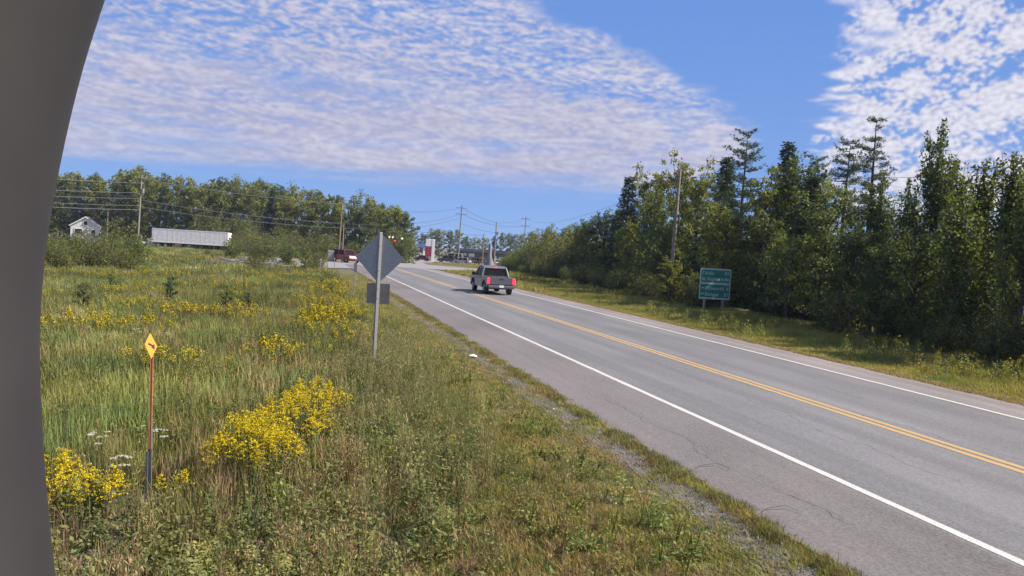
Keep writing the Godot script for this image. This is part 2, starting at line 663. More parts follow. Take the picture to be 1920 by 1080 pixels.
func strip(n0: Array, n1: Array, ss: Array, y: float, u0: float, u1: float, vlen: float, skirt := 0.0) -> Geo:
	var g := Geo.new()
	for i in ss.size():
		g.vert(rd(ss[i], n0[i], y), Vector3.UP, Color.WHITE, Vector2(u0, ss[i] / vlen))
		g.vert(rd(ss[i], n1[i], y), Vector3.UP, Color.WHITE, Vector2(u1, ss[i] / vlen))
	for i in ss.size() - 1:
		var a := i * 2
		g.ix.append_array(PackedInt32Array([a, a + 2, a + 3, a, a + 3, a + 1]))
	if skirt != 0.0:
		for i in ss.size() - 1:
			for side in [[n0, -1.0], [n1, 1.0]]:
				var p := rd(ss[i], side[0][i], y)
				var q := rd(ss[i + 1], side[0][i + 1], y)
				var dn: Vector3 = NRM * 0.06 * side[1] + Vector3(0, -skirt, 0)
				if side[1] < 0:
					g.quad(p + dn, p, q, q + dn)
				else:
					g.quad(p, p + dn, q + dn, q)
	return g


func line_of(value: float, ss: Array, wob := 0.0, sd := 0.0) -> Array:
	var out := []
	for s in ss:
		out.append(value + wob * bumps.get_noise_2d(s * 2.3 + sd, sd * 3.1) + wob * 0.8 * bumps.get_noise_2d(s * 11.0 + sd, 40.0 + sd))
	return out


func build_road() -> void:
	var road := struct("road", "two-lane grey asphalt road with paved shoulders running away from the camera")
	var ss := steps([[-12, 40, 0.25], [40, 103, 1.0]])
	part("lane_pavement", strip(line_of(LINE_LEFT - 0.13, ss), line_of(LINE_RIGHT + 0.13, ss), ss, 0.0, 0.0, 1.0, 24.0).mesh(), mats.lane_asphalt, road)
	part("left_shoulder", strip(line_of(ROAD_LEFT, ss, 0.16, 3.0), line_of(LINE_LEFT - 0.13, ss), ss, 0.0, 0.0, 0.28, 24.0, 0.14).mesh(), mats.shoulder_asphalt, road)
	part("right_shoulder", strip(line_of(LINE_RIGHT + 0.13, ss), line_of(ROAD_RIGHT, ss, 0.14, 8.0), ss, 0.0, 0.3, 0.55, 24.0, 0.14).mesh(), mats.pale_shoulder, road)
	var wob := 0.012
	for q in [["edge_line", LINE_LEFT, 0.135, mats.white_paint], ["centre_line", CENTRE - 0.12, 0.15, mats.yellow_paint], ["centre_line", CENTRE + 0.12, 0.15, mats.yellow_paint], ["edge_line", LINE_RIGHT, 0.135, mats.white_paint]]:
		part(q[0], strip(line_of(q[1] - q[2] * 0.5, ss, wob, q[1]), line_of(q[1] + q[2] * 0.5, ss, wob, q[1] + 9), ss, 0.004, 0, 1, 4.0).mesh(), q[3], road)
	# narrow cracks wandering across the lanes
	for q in [[6.0, 11.6, 26.0, 9.3, 0.012], [9.0, 8.9, 22.0, 9.6, 0.009], [15.0, 12.3, 30.0, 12.6, 0.012], [18.0, 13.0, 24.0, 13.9, 0.01], [26.0, 8.2, 40.0, 8.7, 0.014], [7.5, 6.0, 16.0, 5.9, 0.009], [30.0, 12.4, 46.0, 11.8, 0.014]]:
		var cs := []
		var a := []
		var b := []
		var s: float = q[0]
		while s < q[2]:
			var n: float = lerpf(q[1], q[3], (s - q[0]) / (q[2] - q[0])) + 0.35 * bumps.get_noise_2d(s * 1.1, q[1] * 7.0) + 0.10 * bumps.get_noise_2d(s * 7.0, q[1])
			var hw: float = q[4] * (0.35 + 0.65 * absf(bumps.get_noise_2d(s * 4.0, q[1] * 2.0)) * 2.0) * 0.5
			cs.append(s)
			a.append(n - hw)
			b.append(n + hw)
			s += 0.13
		part("crack", strip(a, b, cs, 0.003, 0, 1, 1.0).mesh(), mats.crack, road)
	# cross road at the far end, with rounded corners
	var g := Geo.new()
	var outline := PackedVector2Array()
	for p in [[97, 120], [97, 40], [97.5, 24], [99, 18.5], [103, 15.8], [96, 14.0], [96, 6.5], [88, 5.0], [84.5, 2.2], [85, -2], [92, -8], [104, -10], [112, -9], [117, 0], [120, 8], [128, 10.5], [150, 14], [190, 18], [190, 27], [150, 22.5], [128, 19], [119, 24], [114, 34], [114, 120]]:
		outline.append(Vector2(p[0], p[1]))
	var tr := Geometry2D.triangulate_polygon(outline)
	for p in outline:
		var y := -0.006 if p.x < 123 else ground_y(p.x, p.y) + 0.07
		g.vert(rd(p.x, p.y, y), Vector3.UP, Color.WHITE)
	for k in range(0, tr.size(), 3):
		var a := outline[tr[k]]
		var b := outline[tr[k + 1]]
		var d := outline[tr[k + 2]]
		if (b - a).cross(d - a) > 0:
			g.ix.append_array(PackedInt32Array([tr[k], tr[k + 1], tr[k + 2]]))
		else:
			g.ix.append_array(PackedInt32Array([tr[k], tr[k + 2], tr[k + 1]]))
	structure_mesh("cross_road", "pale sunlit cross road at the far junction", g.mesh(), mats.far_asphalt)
	# forecourt of the filling station
	var f := Geo.new()
	var y0 := -1.02
	f.quad(rd(190, 10, y0), rd(190, 90, y0), rd(280, 90, y0), rd(280, 10, y0))
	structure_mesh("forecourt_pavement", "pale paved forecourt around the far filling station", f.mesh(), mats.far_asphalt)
	# gravel strip along the left edge of the pavement
	var gs := steps([[0, 60, 0.4]])
	var gl := []
	var gr := []
	for s in gs:
		gl.append(4.38 + 0.45 * bumps.get_noise_2d(s * 0.7, 90.0))
		gr.append(4.84 + 0.10 * bumps.get_noise_2d(s * 1.5, 70.0))
	var gg := Geo.new()
	for i in gs.size():
		for k in 4:
			var n := lerpf(gl[i], gr[i], k / 3.0)
			gg.vert(rd(gs[i], n, ground_y(gs[i], n) + 0.007), Vector3.UP, Color.WHITE)
	for i in gs.size() - 1:
		for k in 3:
			var a := i * 4 + k
			gg.ix.append_array(PackedInt32Array([a, a + 5, a + 1, a, a + 4, a + 5]))
	structure_mesh("gravel_strip", "strip of grey gravel along the left edge of the pavement", gg.mesh(), mats.gravel)


# ---------------------------------------------------------------- far side: house, trailer, poles, filling station
func utility_pole(label: String, x: float, z: float, top: float, arms: Array, extra := "", lean := Vector2.ZERO, r := 0.16) -> Node3D:
	var at := foot(x, z)
	var o := thing("utility_pole", label, "utility pole", at, 0.0, "utility poles")
	var h := top - at.y
	var tip := Vector3(lean.x, h, lean.y)
	var g := Geo.new()
	g.tube([Vector3(0, -0.3, 0), tip * 0.5, tip], [r, r * 0.85, r * 0.65], 10)
	part("pole", g.mesh(), mats.pole_wood, o)
	for a in arms:
		# [height below the top, half length, turn]
		var g2 := Geo.new()
		g2.box(Vector3.ZERO, Vector3(a[1] * 2.0, 0.13, 0.11), 0.012)
		var c := part("crossarm", g2.mesh(), mats.weathered_wood, o, tip * ((h - a[0]) / h) + Vector3(0, 0, r * 0.8 + 0.06), Basis(Vector3.UP, a[2]))
		for k in 4:
			var g3 := Geo.new()
			g3.tube([Vector3.ZERO, Vector3(0, 0.08, 0), Vector3(0, 0.16, 0), Vector3(0, 0.2, 0)], [0.05, 0.06, 0.05, 0.02], 8)
			part("insulator", g3.mesh(), mats.galvanized, c, Vector3(a[1] * (-0.9 + 0.6 * k), 0.06, 0))
	if extra == "transformer":
		var g4 := Geo.new()
		g4.tube([Vector3(0, -0.45, 0), Vector3(0, -0.4, 0), Vector3(0, 0.4, 0), Vector3(0, 0.47, 0)], [0.2, 0.26, 0.26, 0.12], 12)
		part("transformer", g4.mesh(), mats.galvanized, o, Vector3(0.48, h - 2.9, 0.1) + Vector3(lean.x, 0, lean.y) * 0.7)
	return o


func wire(label: String, a: Vector3, b: Vector3, sag: float, r := 0.02, mat := "wire") -> void:
	var pts := []
	var rs := []
	for k in 13:
		var t := k / 12.0
		pts.append(a.lerp(b, t) - Vector3(0, sag * 4.0 * t * (1.0 - t), 0))
		rs.append(r)
	var g := Geo.new()
	g.tube(pts, rs, 4)
	var o := part(numbered("overhead_wire"), g.mesh(), mats[mat], self)
	tag(o, label, "wire", "overhead wires")


func build_house() -> void:
	var o := thing("house", "small white gabled house half hidden by bushes at far left", "house", foot(-88.5, -165), deg_to_rad(14))
	var w := 5.6
	var d := 8.0
	var e := 3.2
	var pk := 5.0
	var g := Geo.new()
	g.box(Vector3(0, e * 0.5, -d * 0.5), Vector3(w, e, d), 0.02)
	g.tri(Vector3(-w / 2, e, 0), Vector3(w / 2, e, 0), Vector3(0, pk, 0))
	g.tri(Vector3(w / 2, e, -d), Vector3(-w / 2, e, -d), Vector3(0, pk, -d))
	part("wall", g.mesh(), mats.white_wall, o)
	# clapboards on the gable front
	for k in 18:
		var y := 0.2 + k * 0.26
		var half := w / 2 if y < e else (pk - y) / (pk - e) * w / 2 - 0.05
		if half > 0.15:
			var c := Geo.new()
			c.box(Vector3(0, y, 0.018), Vector3(half * 2, 0.24, 0.03), 0.008, Color.WHITE, Basis(Vector3.RIGHT, 0.05))
			part("clapboard", c.mesh(), mats.white_wall, o)
	var rf := Geo.new()
	for s in [-1.0, 1.0]:
		var slope := Vector2(w / 2 + 0.3, pk - e + 0.18)
		var b := Basis(Vector3.BACK, -s * slope.angle())
		rf.box(Vector3(s * (w / 4 + 0.08), (pk + e) / 2 + 0.02, -d / 2), Vector3(slope.length(), 0.14, d + 0.5), 0.02, Color.WHITE, b)
	part("roof", rf.mesh(), mats.roof_shingle, o)
	for s in [-1.0, 1.0]:
		var slope := Vector2(w / 2 + 0.3, pk - e + 0.18)
		var bb := Geo.new()
		bb.box(Vector3(s * (w / 4 + 0.08), (pk + e) / 2 - 0.03, 0.29), Vector3(slope.length(), 0.2, 0.05), 0.01, Color.WHITE, Basis(Vector3.BACK, -s * slope.angle()))
		part("verge_board", bb.mesh(), mats.white_wall, o)
	for q in [[0.0, 3.75, 0.75, 0.8], [-1.3, 1.95, 1.5, 1.2], [1.5, 1.9, 0.8, 1.2]]:
		var fr := Geo.new()
		for s in [-1.0, 1.0]:
			fr.box(Vector3(s * q[2] / 2, 0, 0), Vector3(0.09, q[3] + 0.09, 0.08), 0.01)
			fr.box(Vector3(0, s * q[3] / 2, 0), Vector3(q[2] - 0.09, 0.085, 0.075), 0.01)
		var f := part("window", fr.mesh(), mats.white_wall, o, Vector3(q[0], q[1], 0.08))
		var p := Geo.new()
		p.box(Vector3.ZERO, Vector3(q[2] - 0.08, q[3] - 0.08, 0.02), 0.0)
		part("pane", p.mesh(), mats.glass, f, Vector3(0, 0, -0.012))


func wheel(parent: Node3D, at: Vector3, r: float, wd: float) -> void:
	var g := Geo.new()
	g.tube([Vector3(-wd / 2, 0, 0), Vector3(-wd * 0.42, 0, 0), Vector3(wd * 0.42, 0, 0), Vector3(wd / 2, 0, 0)], [r * 0.9, r, r, r * 0.9], 20)
	var t := part("wheel", g.mesh(), mats.rubber, parent, at)
	var h := Geo.new()
	h.tube([Vector3(-wd / 2 - 0.015, 0, 0), Vector3(wd / 2 + 0.015, 0, 0)], [r * 0.58, r * 0.58], 14)
	part("rim", h.mesh(), mats.galvanized, t)


func build_trailer() -> void:
	var o := thing("semi_trailer", "long white box trailer parked before the woods at left", "trailer", Vector3(-60.4, -0.35, -150), deg_to_rad(5.0))
	var l := 13.8
	var g := Geo.new()
	g.box(Vector3(0, 2.25, 0), Vector3(l, 2.5, 2.5), 0.05)
	part("box_body", g.mesh(), mats.trailer_side, o)
	for s in [-1.0, 1.0]:
		var r := Geo.new()
		r.box(Vector3(0, 3.47 if s > 0 else 1.06, 1.262), Vector3(l - 0.1, 0.16, 0.03), 0.008)
		part("rail", r.mesh(), mats.sign_white, o)
	var posts := 0
	while posts < 16:
		var p := Geo.new()
		p.box(Vector3(-l / 2 + 0.4 + posts * 0.853, 2.25, 1.258), Vector3(0.05, 2.28, 0.02), 0.004)
		part("side_rib", p.mesh(), mats.trailer_side, o)
		posts += 1
	var f := Geo.new()
	for s in [-0.45, 0.45]:
		f.box(Vector3(0, 0.88, s), Vector3(l - 0.6, 0.2, 0.1), 0.01)
	part("chassis", f.mesh(), mats.black_plastic, o)
	for x in [-l / 2 + 1.2, -l / 2 + 2.5]:
		for z in [-0.95, 0.95]:
			var w := Geo.new()
			w.tube([Vector3(0, 0, -0.25), Vector3(0, 0, -0.2), Vector3(0, 0, 0.2), Vector3(0, 0, 0.25)], [0.46, 0.5, 0.5, 0.46], 18)
			var t := part("wheel", w.mesh(), mats.rubber, o, Vector3(x, 0.5, z))
			var ri := Geo.new()
			ri.tube([Vector3(0, 0, -0.265), Vector3(0, 0, 0.265)], [0.28, 0.28], 12)
			part("rim", ri.mesh(), mats.galvanized, t)
	for s in [-0.8, 0.8]:
		var leg := Geo.new()
		leg.box(Vector3(l / 2 - 2.6, 0.55, s), Vector3(0.16, 1.06, 0.16), 0.02)
		leg.box(Vector3(l / 2 - 2.6, 0.04, s), Vector3(0.35, 0.06, 0.35), 0.01)
		part("landing_leg", leg.mesh(), mats.galvanized, o)
	var tk := thing("gas_tank", "small white tank lying at the left end of the trailer", "tank", Vector3(-68.6, -0.42, -148.6), 0.2)
	var tg := Geo.new()
	tg.tube([Vector3(-1.0, 0.65, 0), Vector3(-0.9, 0.65, 0), Vector3(-0.7, 0.65, 0), Vector3(0.7, 0.65, 0), Vector3(0.9, 0.65, 0), Vector3(1.0, 0.65, 0)], [0.05, 0.3, 0.42, 0.42, 0.3, 0.05], 16)
	part("shell", tg.mesh(), mats.white_wall, tk)
	for s in [-0.5, 0.5]:
		var tl := Geo.new()
		tl.box(Vector3(s, 0.13, 0), Vector3(0.12, 0.3, 0.6), 0.02)
		part("support", tl.mesh(), mats.galvanized, tk)


# a plain road vehicle, front to -z: [length, width, height, belt height, hood length, tail length]
func vehicle(called: String, label: String, category: String, at: Vector3, turn: float, body: Material, dims: Array, group := "", lit := "") -> Node3D:
	var o := thing(called, label, category, at, turn, group)
	var l: float = dims[0]
	var w: float = dims[1]
	var h: float = dims[2]
	var belt: float = dims[3]
	var hood: float = dims[4]
	var tail: float = dims[5]
	var r := h * 0.2
	var za := -l / 2 + l * 0.19
	var zb := l / 2 - l * 0.2
	var lo := r * 0.75
	var poly := PackedVector2Array([Vector2(l / 2, lo), Vector2(l / 2 + 0.02, belt * 0.75), Vector2(l / 2 - 0.08, belt), Vector2(-l / 2 + hood, belt), Vector2(-l / 2 + 0.15, belt * 0.88), Vector2(-l / 2, belt * 0.6), Vector2(-l / 2, lo)])
	for zc in [za, zb]:
		for k in 7:
			var a := PI - PI * k / 6.0
			poly.append(Vector2(zc + cos(a) * r * 1.18, maxf(lo, r + sin(a) * r * 1.15)))
	var g := Geo.new()
	g.prism(poly, -w / 2, w / 2)
	part("body", g.mesh(), body, o)
	# glasshouse
	var k := Geo.new()
	var f0 := -l / 2 + hood
	var b0 := l / 2 - tail
	var x0 := w / 2 - 0.04
	var x1 := w / 2 - 0.2
	var f1 := f0 + 0.55
	var b1 := b0 - 0.25
	var tp := h - 0.06
	var c := [Vector3(-x0, belt, f0), Vector3(x0, belt, f0), Vector3(x0, belt, b0), Vector3(-x0, belt, b0), Vector3(-x1, tp, f1), Vector3(x1, tp, f1), Vector3(x1, tp, b1), Vector3(-x1, tp, b1)]
	k.quad(c[1], c[0], c[4], c[5])
	k.quad(c[3], c[2], c[6], c[7])
	k.quad(c[2], c[1], c[5], c[6])
	k.quad(c[0], c[3], c[7], c[4])
	part("windows", k.mesh(), mats.glass, o)
	var rf := Geo.new()
	rf.box(Vector3(0, h - 0.04, (f1 + b1) / 2), Vector3(x1 * 2 + 0.06, 0.08, b1 - f1 + 0.1), 0.03)
	part("roof", rf.mesh(), body, o)
	for s in [-1.0, 1.0]:
		for q in [[c[1], c[5]], [c[2], c[6]], [(c[1] + c[2]) / 2, (c[5] + c[6]) / 2]]:
			var pl := Geo.new()
			pl.tube([q[0] * Vector3(s, 1, 1), q[1] * Vector3(s, 1, 1)], [0.05, 0.045], 6)
			part("pillar", pl.mesh(), body, o)
		wheel(o, Vector3(s * (w / 2 - 0.12), r, za), r, 0.22)
		wheel(o, Vector3(s * (w / 2 - 0.12), r, zb), r, 0.22)
		var hl := Geo.new()
		hl.box(Vector3(s * (w / 2 - 0.25), belt * 0.72, -l / 2 - 0.01), Vector3(0.15, 0.12, 0.06), 0.02)
		part("headlight", hl.mesh(), mats.head_glow if lit == "front" else mats.chrome, o)
		var tl := Geo.new()
		tl.box(Vector3(s * (w / 2 - 0.14), belt * 0.82, l / 2 + 0.01), Vector3(0.2, 0.26, 0.06), 0.02)
		part("taillight", tl.mesh(), mats.sign_dark_red, o)
	for zz in [-l / 2 - 0.04, l / 2 + 0.04]:
		var bp := Geo.new()
		bp.box(Vector3(0, r * 1.25, zz), Vector3(w * 0.96, 0.2, 0.12), 0.04)
		part("bumper", bp.mesh(), mats.black_plastic, o)
	return o


func build_station() -> void:
	var y := -1.02
	var turn := atan2(-DIR.x, -DIR.z)
	# pylon with prices
	var o := thing("price_sign", "tall white price sign with a dark red panel at the filling station", "price sign", foot(-20.9, -200), 0.1)
	var g := Geo.new()
	g.box(Vector3(0.62, 2.9, 0), Vector3(0.75, 5.8, 0.5), 0.04)
	part("pillar", g.mesh(), mats.sign_white, o)
	var g2 := Geo.new()
	g2.box(Vector3(-0.52, 4.9, 0), Vector3(1.5, 1.75, 0.4), 0.04)
	part("top_panel", g2.mesh(), mats.sign_white, o)
	var g3 := Geo.new()
	g3.box(Vector3(-0.52, 2.75, 0), Vector3(1.5, 2.5, 0.4), 0.04)
	var pr := part("price_panel", g3.mesh(), mats.sign_dark_red, o)
	for k in 4:
		for j in 3:
			var d := Geo.new()
			d.box(Vector3(-0.85 + j * 0.34, 3.65 - k * 0.58, 0.22), Vector3(0.15, 0.17, 0.03), 0.005)
			part("digit_block", d.mesh(), mats.digit_glow, pr)
	# canopy over the pumps
	var c := thing("pump_canopy", "blue fascia canopy over the pumps of the filling station", "canopy", Vector3(-31, y, -252), 0.05)
	var cg := Geo.new()
	cg.box(Vector3(0, 4.1, 0), Vector3(8.0, 1.0, 6.5), 0.05)
	part("fascia", cg.mesh(), mats.canopy_blue, c)
	for x in [-2.6, 2.6]:
		for z in [-2.2, 2.2]:
			var p := Geo.new()
			p.box(Vector3(x, 1.8, z), Vector3(0.4, 3.6, 0.4), 0.03)
			part("column", p.mesh(), mats.sign_white, c)
	for q in [[-32.6, "left"], [-29.4, "right"]]:
		var pu := thing("fuel_pump", "white fuel pump under the blue canopy, %s one" % q[1], "fuel pump", Vector3(q[0], y, -249.6), 0.05, "fuel pumps")
		var pg := Geo.new()
		pg.box(Vector3(0, 0.95, 0), Vector3(0.8, 1.9, 0.5), 0.05)
		part("cabinet", pg.mesh(), mats.sign_white, pu)
		var ps := Geo.new()
		ps.box(Vector3(0, 1.35, 0.26), Vector3(0.55, 0.4, 0.03), 0.01)
		part("display", ps.mesh(), mats.glass, pu)
	# shop
	var b := thing("shop_building", "long low shop with dark roof edge and white signs behind the pickup", "building", Vector3(-8.6, y, -232), 0.03)
	var w := 14.6
	var bg := Geo.new()
	bg.box(Vector3(0, 1.6, -5), Vector3(w, 3.2, 10), 0.03)
	part("wall", bg.mesh(), mats.dark_wall, b)
	var rg := Geo.new()
	rg.box(Vector3(0, 3.42, -4.2), Vector3(w + 0.8, 0.5, 12.4), 0.05)
	part("roof", rg.mesh(), mats.roof_metal, b)
	var rg2 := Geo.new()
	rg2.box(Vector3(0, 3.86, -4.2), Vector3(w + 0.2, 0.36, 11.6), 0.05)
	part("roof_cap", rg2.mesh(), mats.roof_metal, b)
	for q in [[-5.6, 2.35, 1.0, 0.75, "sign_white", "sign_panel"], [-3.7, 2.25, 1.7, 0.95, "sign_white", "sign_panel"], [-0.4, 1.1, 1.5, 1.7, "orange_panel", "wall_panel"], [1.7, 1.55, 1.0, 1.5, "sign_white", "sign_panel"], [3.2, 1.5, 0.9, 1.5, "sign_white", "sign_panel"], [5.6, 1.6, 2.8, 1.1, "sign_white", "sign_panel"]]:
		var s := Geo.new()
		s.box(Vector3(q[0], q[1], 0.06), Vector3(q[2], q[3], 0.1), 0.02)
		part(q[5], s.mesh(), mats[q[4]], b)
	for x in [-6.3, -4.9, -3.5, -2.1]:
		var wf := Geo.new()
		for s in [-1.0, 1.0]:
			wf.box(Vector3(s * 0.6, 0, 0), Vector3(0.08, 1.3, 0.08), 0.01)
			wf.box(Vector3(0, s * 0.61, 0), Vector3(1.12, 0.075, 0.075), 0.01)
		var f := part("window", wf.mesh(), mats.galvanized, b, Vector3(x, 0.95, 0.05))
		var p := Geo.new()
		p.box(Vector3.ZERO, Vector3(1.14, 1.16, 0.02))
		part("pane", p.mesh(), mats.glass, f)
	var tp := thing("tapered_post", "grey post on a broad tapered base in front of the shop", "post", foot(-5.4, -178), 0.1)
	var tg := Geo.new()
	tg.tube([Vector3(0, -0.2, 0), Vector3(0, 0.1, 0), Vector3(0, 2.2, 0), Vector3(0, 4.6, 0)], [1.35, 1.3, 0.45, 0.36], 4)
	part("shaft", tg.mesh(), mats.galvanized, tp)
	var sh := thing("shed", "small low building with a white roof edge among the trees", "building", Vector3(3.4, y, -236), -0.1)
	var sg := Geo.new()
	sg.box(Vector3(0, 1.3, -2), Vector3(5.0, 2.6, 4), 0.03)
	part("wall", sg.mesh(), mats.dark_wall, sh)
	var sr := Geo.new()
	sr.box(Vector3(0, 2.85, -2), Vector3(5.6, 0.5, 4.6), 0.05)
	part("roof", sr.mesh(), mats.sign_white, sh)
	# cars on the forecourt and the cross road
	vehicle("parked_car", "dark maroon car parked left of the white price sign", "car", Vector3(-24.6, y, -215), 1.3, mats.car_maroon, [4.4, 1.8, 1.5, 0.9, 1.2, 0.7], "cars at the filling station")
	vehicle("parked_car", "dark box-shaped car just right of the white price sign", "car", Vector3(-17.9, y, -214), 1.45, mats.car_dark, [4.8, 1.9, 1.9, 1.05, 1.2, 0.25], "cars at the filling station")
	vehicle("parked_car", "silver car parked before the left end of the shop", "car", Vector3(-13.2, y, -206), 1.2, mats.car_silver, [4.6, 1.85, 1.65, 0.98, 1.2, 0.3], "cars at the filling station")
	vehicle("parked_car", "dark car parked under the two white shop signs", "car", Vector3(-11.2, y, -219), 0.2, mats.car_dark, [4.6, 1.85, 1.6, 0.95, 1.2, 0.5], "cars at the filling station")
	vehicle("parked_van", "white-roofed van standing behind the silver car", "van", Vector3(-17.2, y, -228), 1.5, mats.car_white, [5.6, 2.0, 2.5, 1.2, 0.9, 0.1], "cars at the filling station")
	vehicle("parked_car", "white car parked before the right end of the shop", "car", Vector3(-4.6, y, -221), 0.15, mats.car_white, [4.5, 1.8, 1.5, 0.92, 1.2, 0.6], "cars at the filling station")
	vehicle("parked_car", "dark car parked beside the orange shop panel", "car", Vector3(-8.6, y, -217), 0.1, mats.car_dark, [4.6, 1.85, 1.55, 0.95, 1.2, 0.5], "cars at the filling station")
	vehicle("parked_car", "maroon car standing behind the silver car", "car", Vector3(-15.4, y, -219), 1.4, mats.car_maroon, [4.4, 1.8, 1.5, 0.9, 1.2, 0.7], "cars at the filling station")
	vehicle("red_car", "dark red car with lit headlights on the far cross road", "car", rd(112.5, 5.6, 0.0), turn + PI + 0.55, mats.car_red, [4.7, 1.9, 1.75, 1.05, 1.2, 0.3], "", "front")
	var bx := thing("cabinet_box", "pale blue-grey roadside cabinet left of the red car", "cabinet", rd(113.5, 3.6, 0.0), turn)
	var bxg := Geo.new()
	bxg.box(Vector3(0, 0.75, 0), Vector3(0.9, 1.5, 0.7), 0.04)
	part("housing", bxg.mesh(), mats.galvanized, bx)
	var bd := Geo.new()
	bd.box(Vector3(0, 0.75, 0.36), Vector3(0.75, 1.3, 0.03), 0.01)
	part("door", bd.mesh(), mats.galvanized, bx)


func build_signals() -> void:
	# two signal heads over the junction, hung from a span wire between two poles
	for q in [[-17.25, 3.55, "left signal head with two pale lamps and a red lamp above the junction", [["head_glow", -0.28, 0.3], ["head_glow", 0.18, 0.3], ["red_glow", 0.5, -0.18]]], [-15.75, 3.75, "right signal head with a single amber lamp above the junction", [["amber_glow", 0.0, 0.0]]]]:
		var o := thing("traffic_signal", q[2], "traffic signal", Vector3(q[0], q[1], -112), 0.1, "traffic signals")
		var g := Geo.new()
		if q[3].size() > 1:
			g.box(Vector3(-0.05, 0.3, 0), Vector3(1.0, 0.36, 0.3), 0.04)
			g.box(Vector3(0.5, -0.02, 0), Vector3(0.36, 0.7, 0.3), 0.04)
		else:
			g.box(Vector3(0, -0.2, 0), Vector3(0.36, 0.9, 0.3), 0.04)
		part("housing", g.mesh(), mats.black_plastic, o)
		for l in q[3]:
			var lg := Geo.new()
			lg.tube([Vector3(l[1], l[2], 0.15), Vector3(l[1], l[2], 0.2)], [0.13, 0.1], 14)
			part("lamp", lg.mesh(), mats[l[0]], o)
			var vg := Geo.new()
			vg.box(Vector3(l[1], l[2] + 0.155, 0.26), Vector3(0.28, 0.03, 0.22), 0.01)
			part("visor", vg.mesh(), mats.black_plastic, o)
		var hg := Geo.new()
		hg.tube([Vector3(0, 0.2, 0), Vector3(0, 4.83 - q[1], 0)], [0.03, 0.03], 6)
		part("hanger", hg.mesh(), mats.black_plastic, o)


func build_far_side() -> void:
	build_house()
	build_trailer()
	build_station()
	build_signals()
	utility_pole("grey wooden pole with a round transformer left of the trailer", -70.6, -150, 12.9, [[0.5, 1.1, 0.3]], "transformer", Vector2(0.3, 0), 0.2)
	utility_pole("short thin pole with a pale cap beside the white house", -76.4, -150, 6.3, [], "", Vector2(0.05, 0), 0.13)
	utility_pole("thin pole half hidden against the left woods behind the house", -84.1, -168, 9.8, [], "", Vector2.ZERO, 0.13)
	utility_pole("bare slender pole before the woods just left of the diamond sign", -27.4, -125, 8.9, [], "", Vector2(0.25, 0), 0.1)
	utility_pole("tall pole with two crossarms above the white price sign's right", -14.6, -210, 14.2, [[0.7, 1.35, 0.1], [2.3, 1.5, 0.1]], "", Vector2(0.2, 0), 0.2)
	utility_pole("stubby pole carrying a transformer above the shop roof", -5.0, -205, 10.2, [], "transformer", Vector2(0.05, 0), 0.2)
	utility_pole("pole with two crossarms right of the shop, above the pickup", 2.6, -225, 12.9, [[0.6, 1.3, -0.1], [2.6, 1.2, -0.1]], "", Vector2(0.1, 0), 0.18)
	utility_pole("bare grey wooden pole rising in front of the trees at right", 10.96, -55.6, 9.1, [], "", Vector2(0.12, 0), 0.15)
	utility_pole("signal pole on the left behind the diamond sign", -24.0, -112, 5.3, [], "", Vector2.ZERO, 0.09)
	utility_pole("signal pole on the right beyond the junction corner", -4.6, -118, 5.3, [], "", Vector2.ZERO, 0.09)
	wire("span wire holding the two traffic signals over the junction", Vector3(-24.0, 4.95, -112), Vector3(-4.6, 5.0, -118), 0.12)
	var lp := Vector3(-70.4, 0, -149.8)
	var ny := [11.4, 9.6, 8.5, 7.2, 6.4]
	var word := ["topmost", "second from the top", "third from the top", "second from the bottom", "lowest"]
	for k in 5:
		wire("%s wire running left from the transformer pole over the house" % word[k], lp + Vector3(0, ny[k], 0), Vector3(-112, [11.8, 9.3, 8.2, 7.1, 6.3][k], -146), 0.5, 0.06 if k == 0 or k == 4 else 0.045, "cable_grey")
	for k in 3:
		wire("%s wire crossing the woods from the transformer pole to the slender pole" % ["upper", "middle", "lower"][k], lp + Vector3(0, [12.3, 8.3, 7.0][k], 0), Vector3(-27.2, [8.6, 5.6, 4.9][k], -125), 0.5, 0.04, "cable_grey")
		wire("%s wire from the slender pole to the double-crossarm pole" % ["upper", "middle", "lower"][k], Vector3(-27.2, [8.6, 5.6, 4.9][k], -125), Vector3(-14.4, [13.6, 12.0, 11.0][k], -210), 1.2, 0.03)
		wire("%s wire between the double-crossarm pole and the shop pole" % ["upper", "middle", "lower"][k], Vector3(-14.4, [13.6, 12.0, 9.5][k], -210), Vector3(-5.0, [10.0, 9.4, 7.5][k], -205), 0.4, 0.03)
		wire("%s wire between the shop pole and the pole right of the shop" % ["upper", "middle", "lower"][k], Vector3(-5.0, [10.0, 9.4, 7.5][k], -205), Vector3(2.6, [12.4, 10.4, 8.0][k], -225), 0.4, 0.03)
		wire("%s wire from the pole right of the shop towards the bare pole" % ["upper", "middle", "lower"][k], Vector3(2.6, [12.4, 10.4, 8.0][k], -225), Vector3(10.96, [8.6, 7.6, 6.6][k], -55.6), 2.0, 0.014)
	for k in 2:
		wire("%s wire running right from the bare pole past the treetops" % ["upper", "lower"][k], Vector3(10.96, [8.7, 7.0][k], -55.6), Vector3(27.0, [7.4, 5.8][k], -24), 0.4, 0.009)


# ---------------------------------------------------------------- trees
func tint(base: Color, spread: float, warm := 0.0) -> Color:
	var k := 1.0 + rnd(-spread, spread)
	var y := rnd(0.0, warm)
	return Color(base.r * k * (1.0 + y), base.g * k * (1.0 + y * 0.35), base.b * k * (1.0 - y * 0.3))


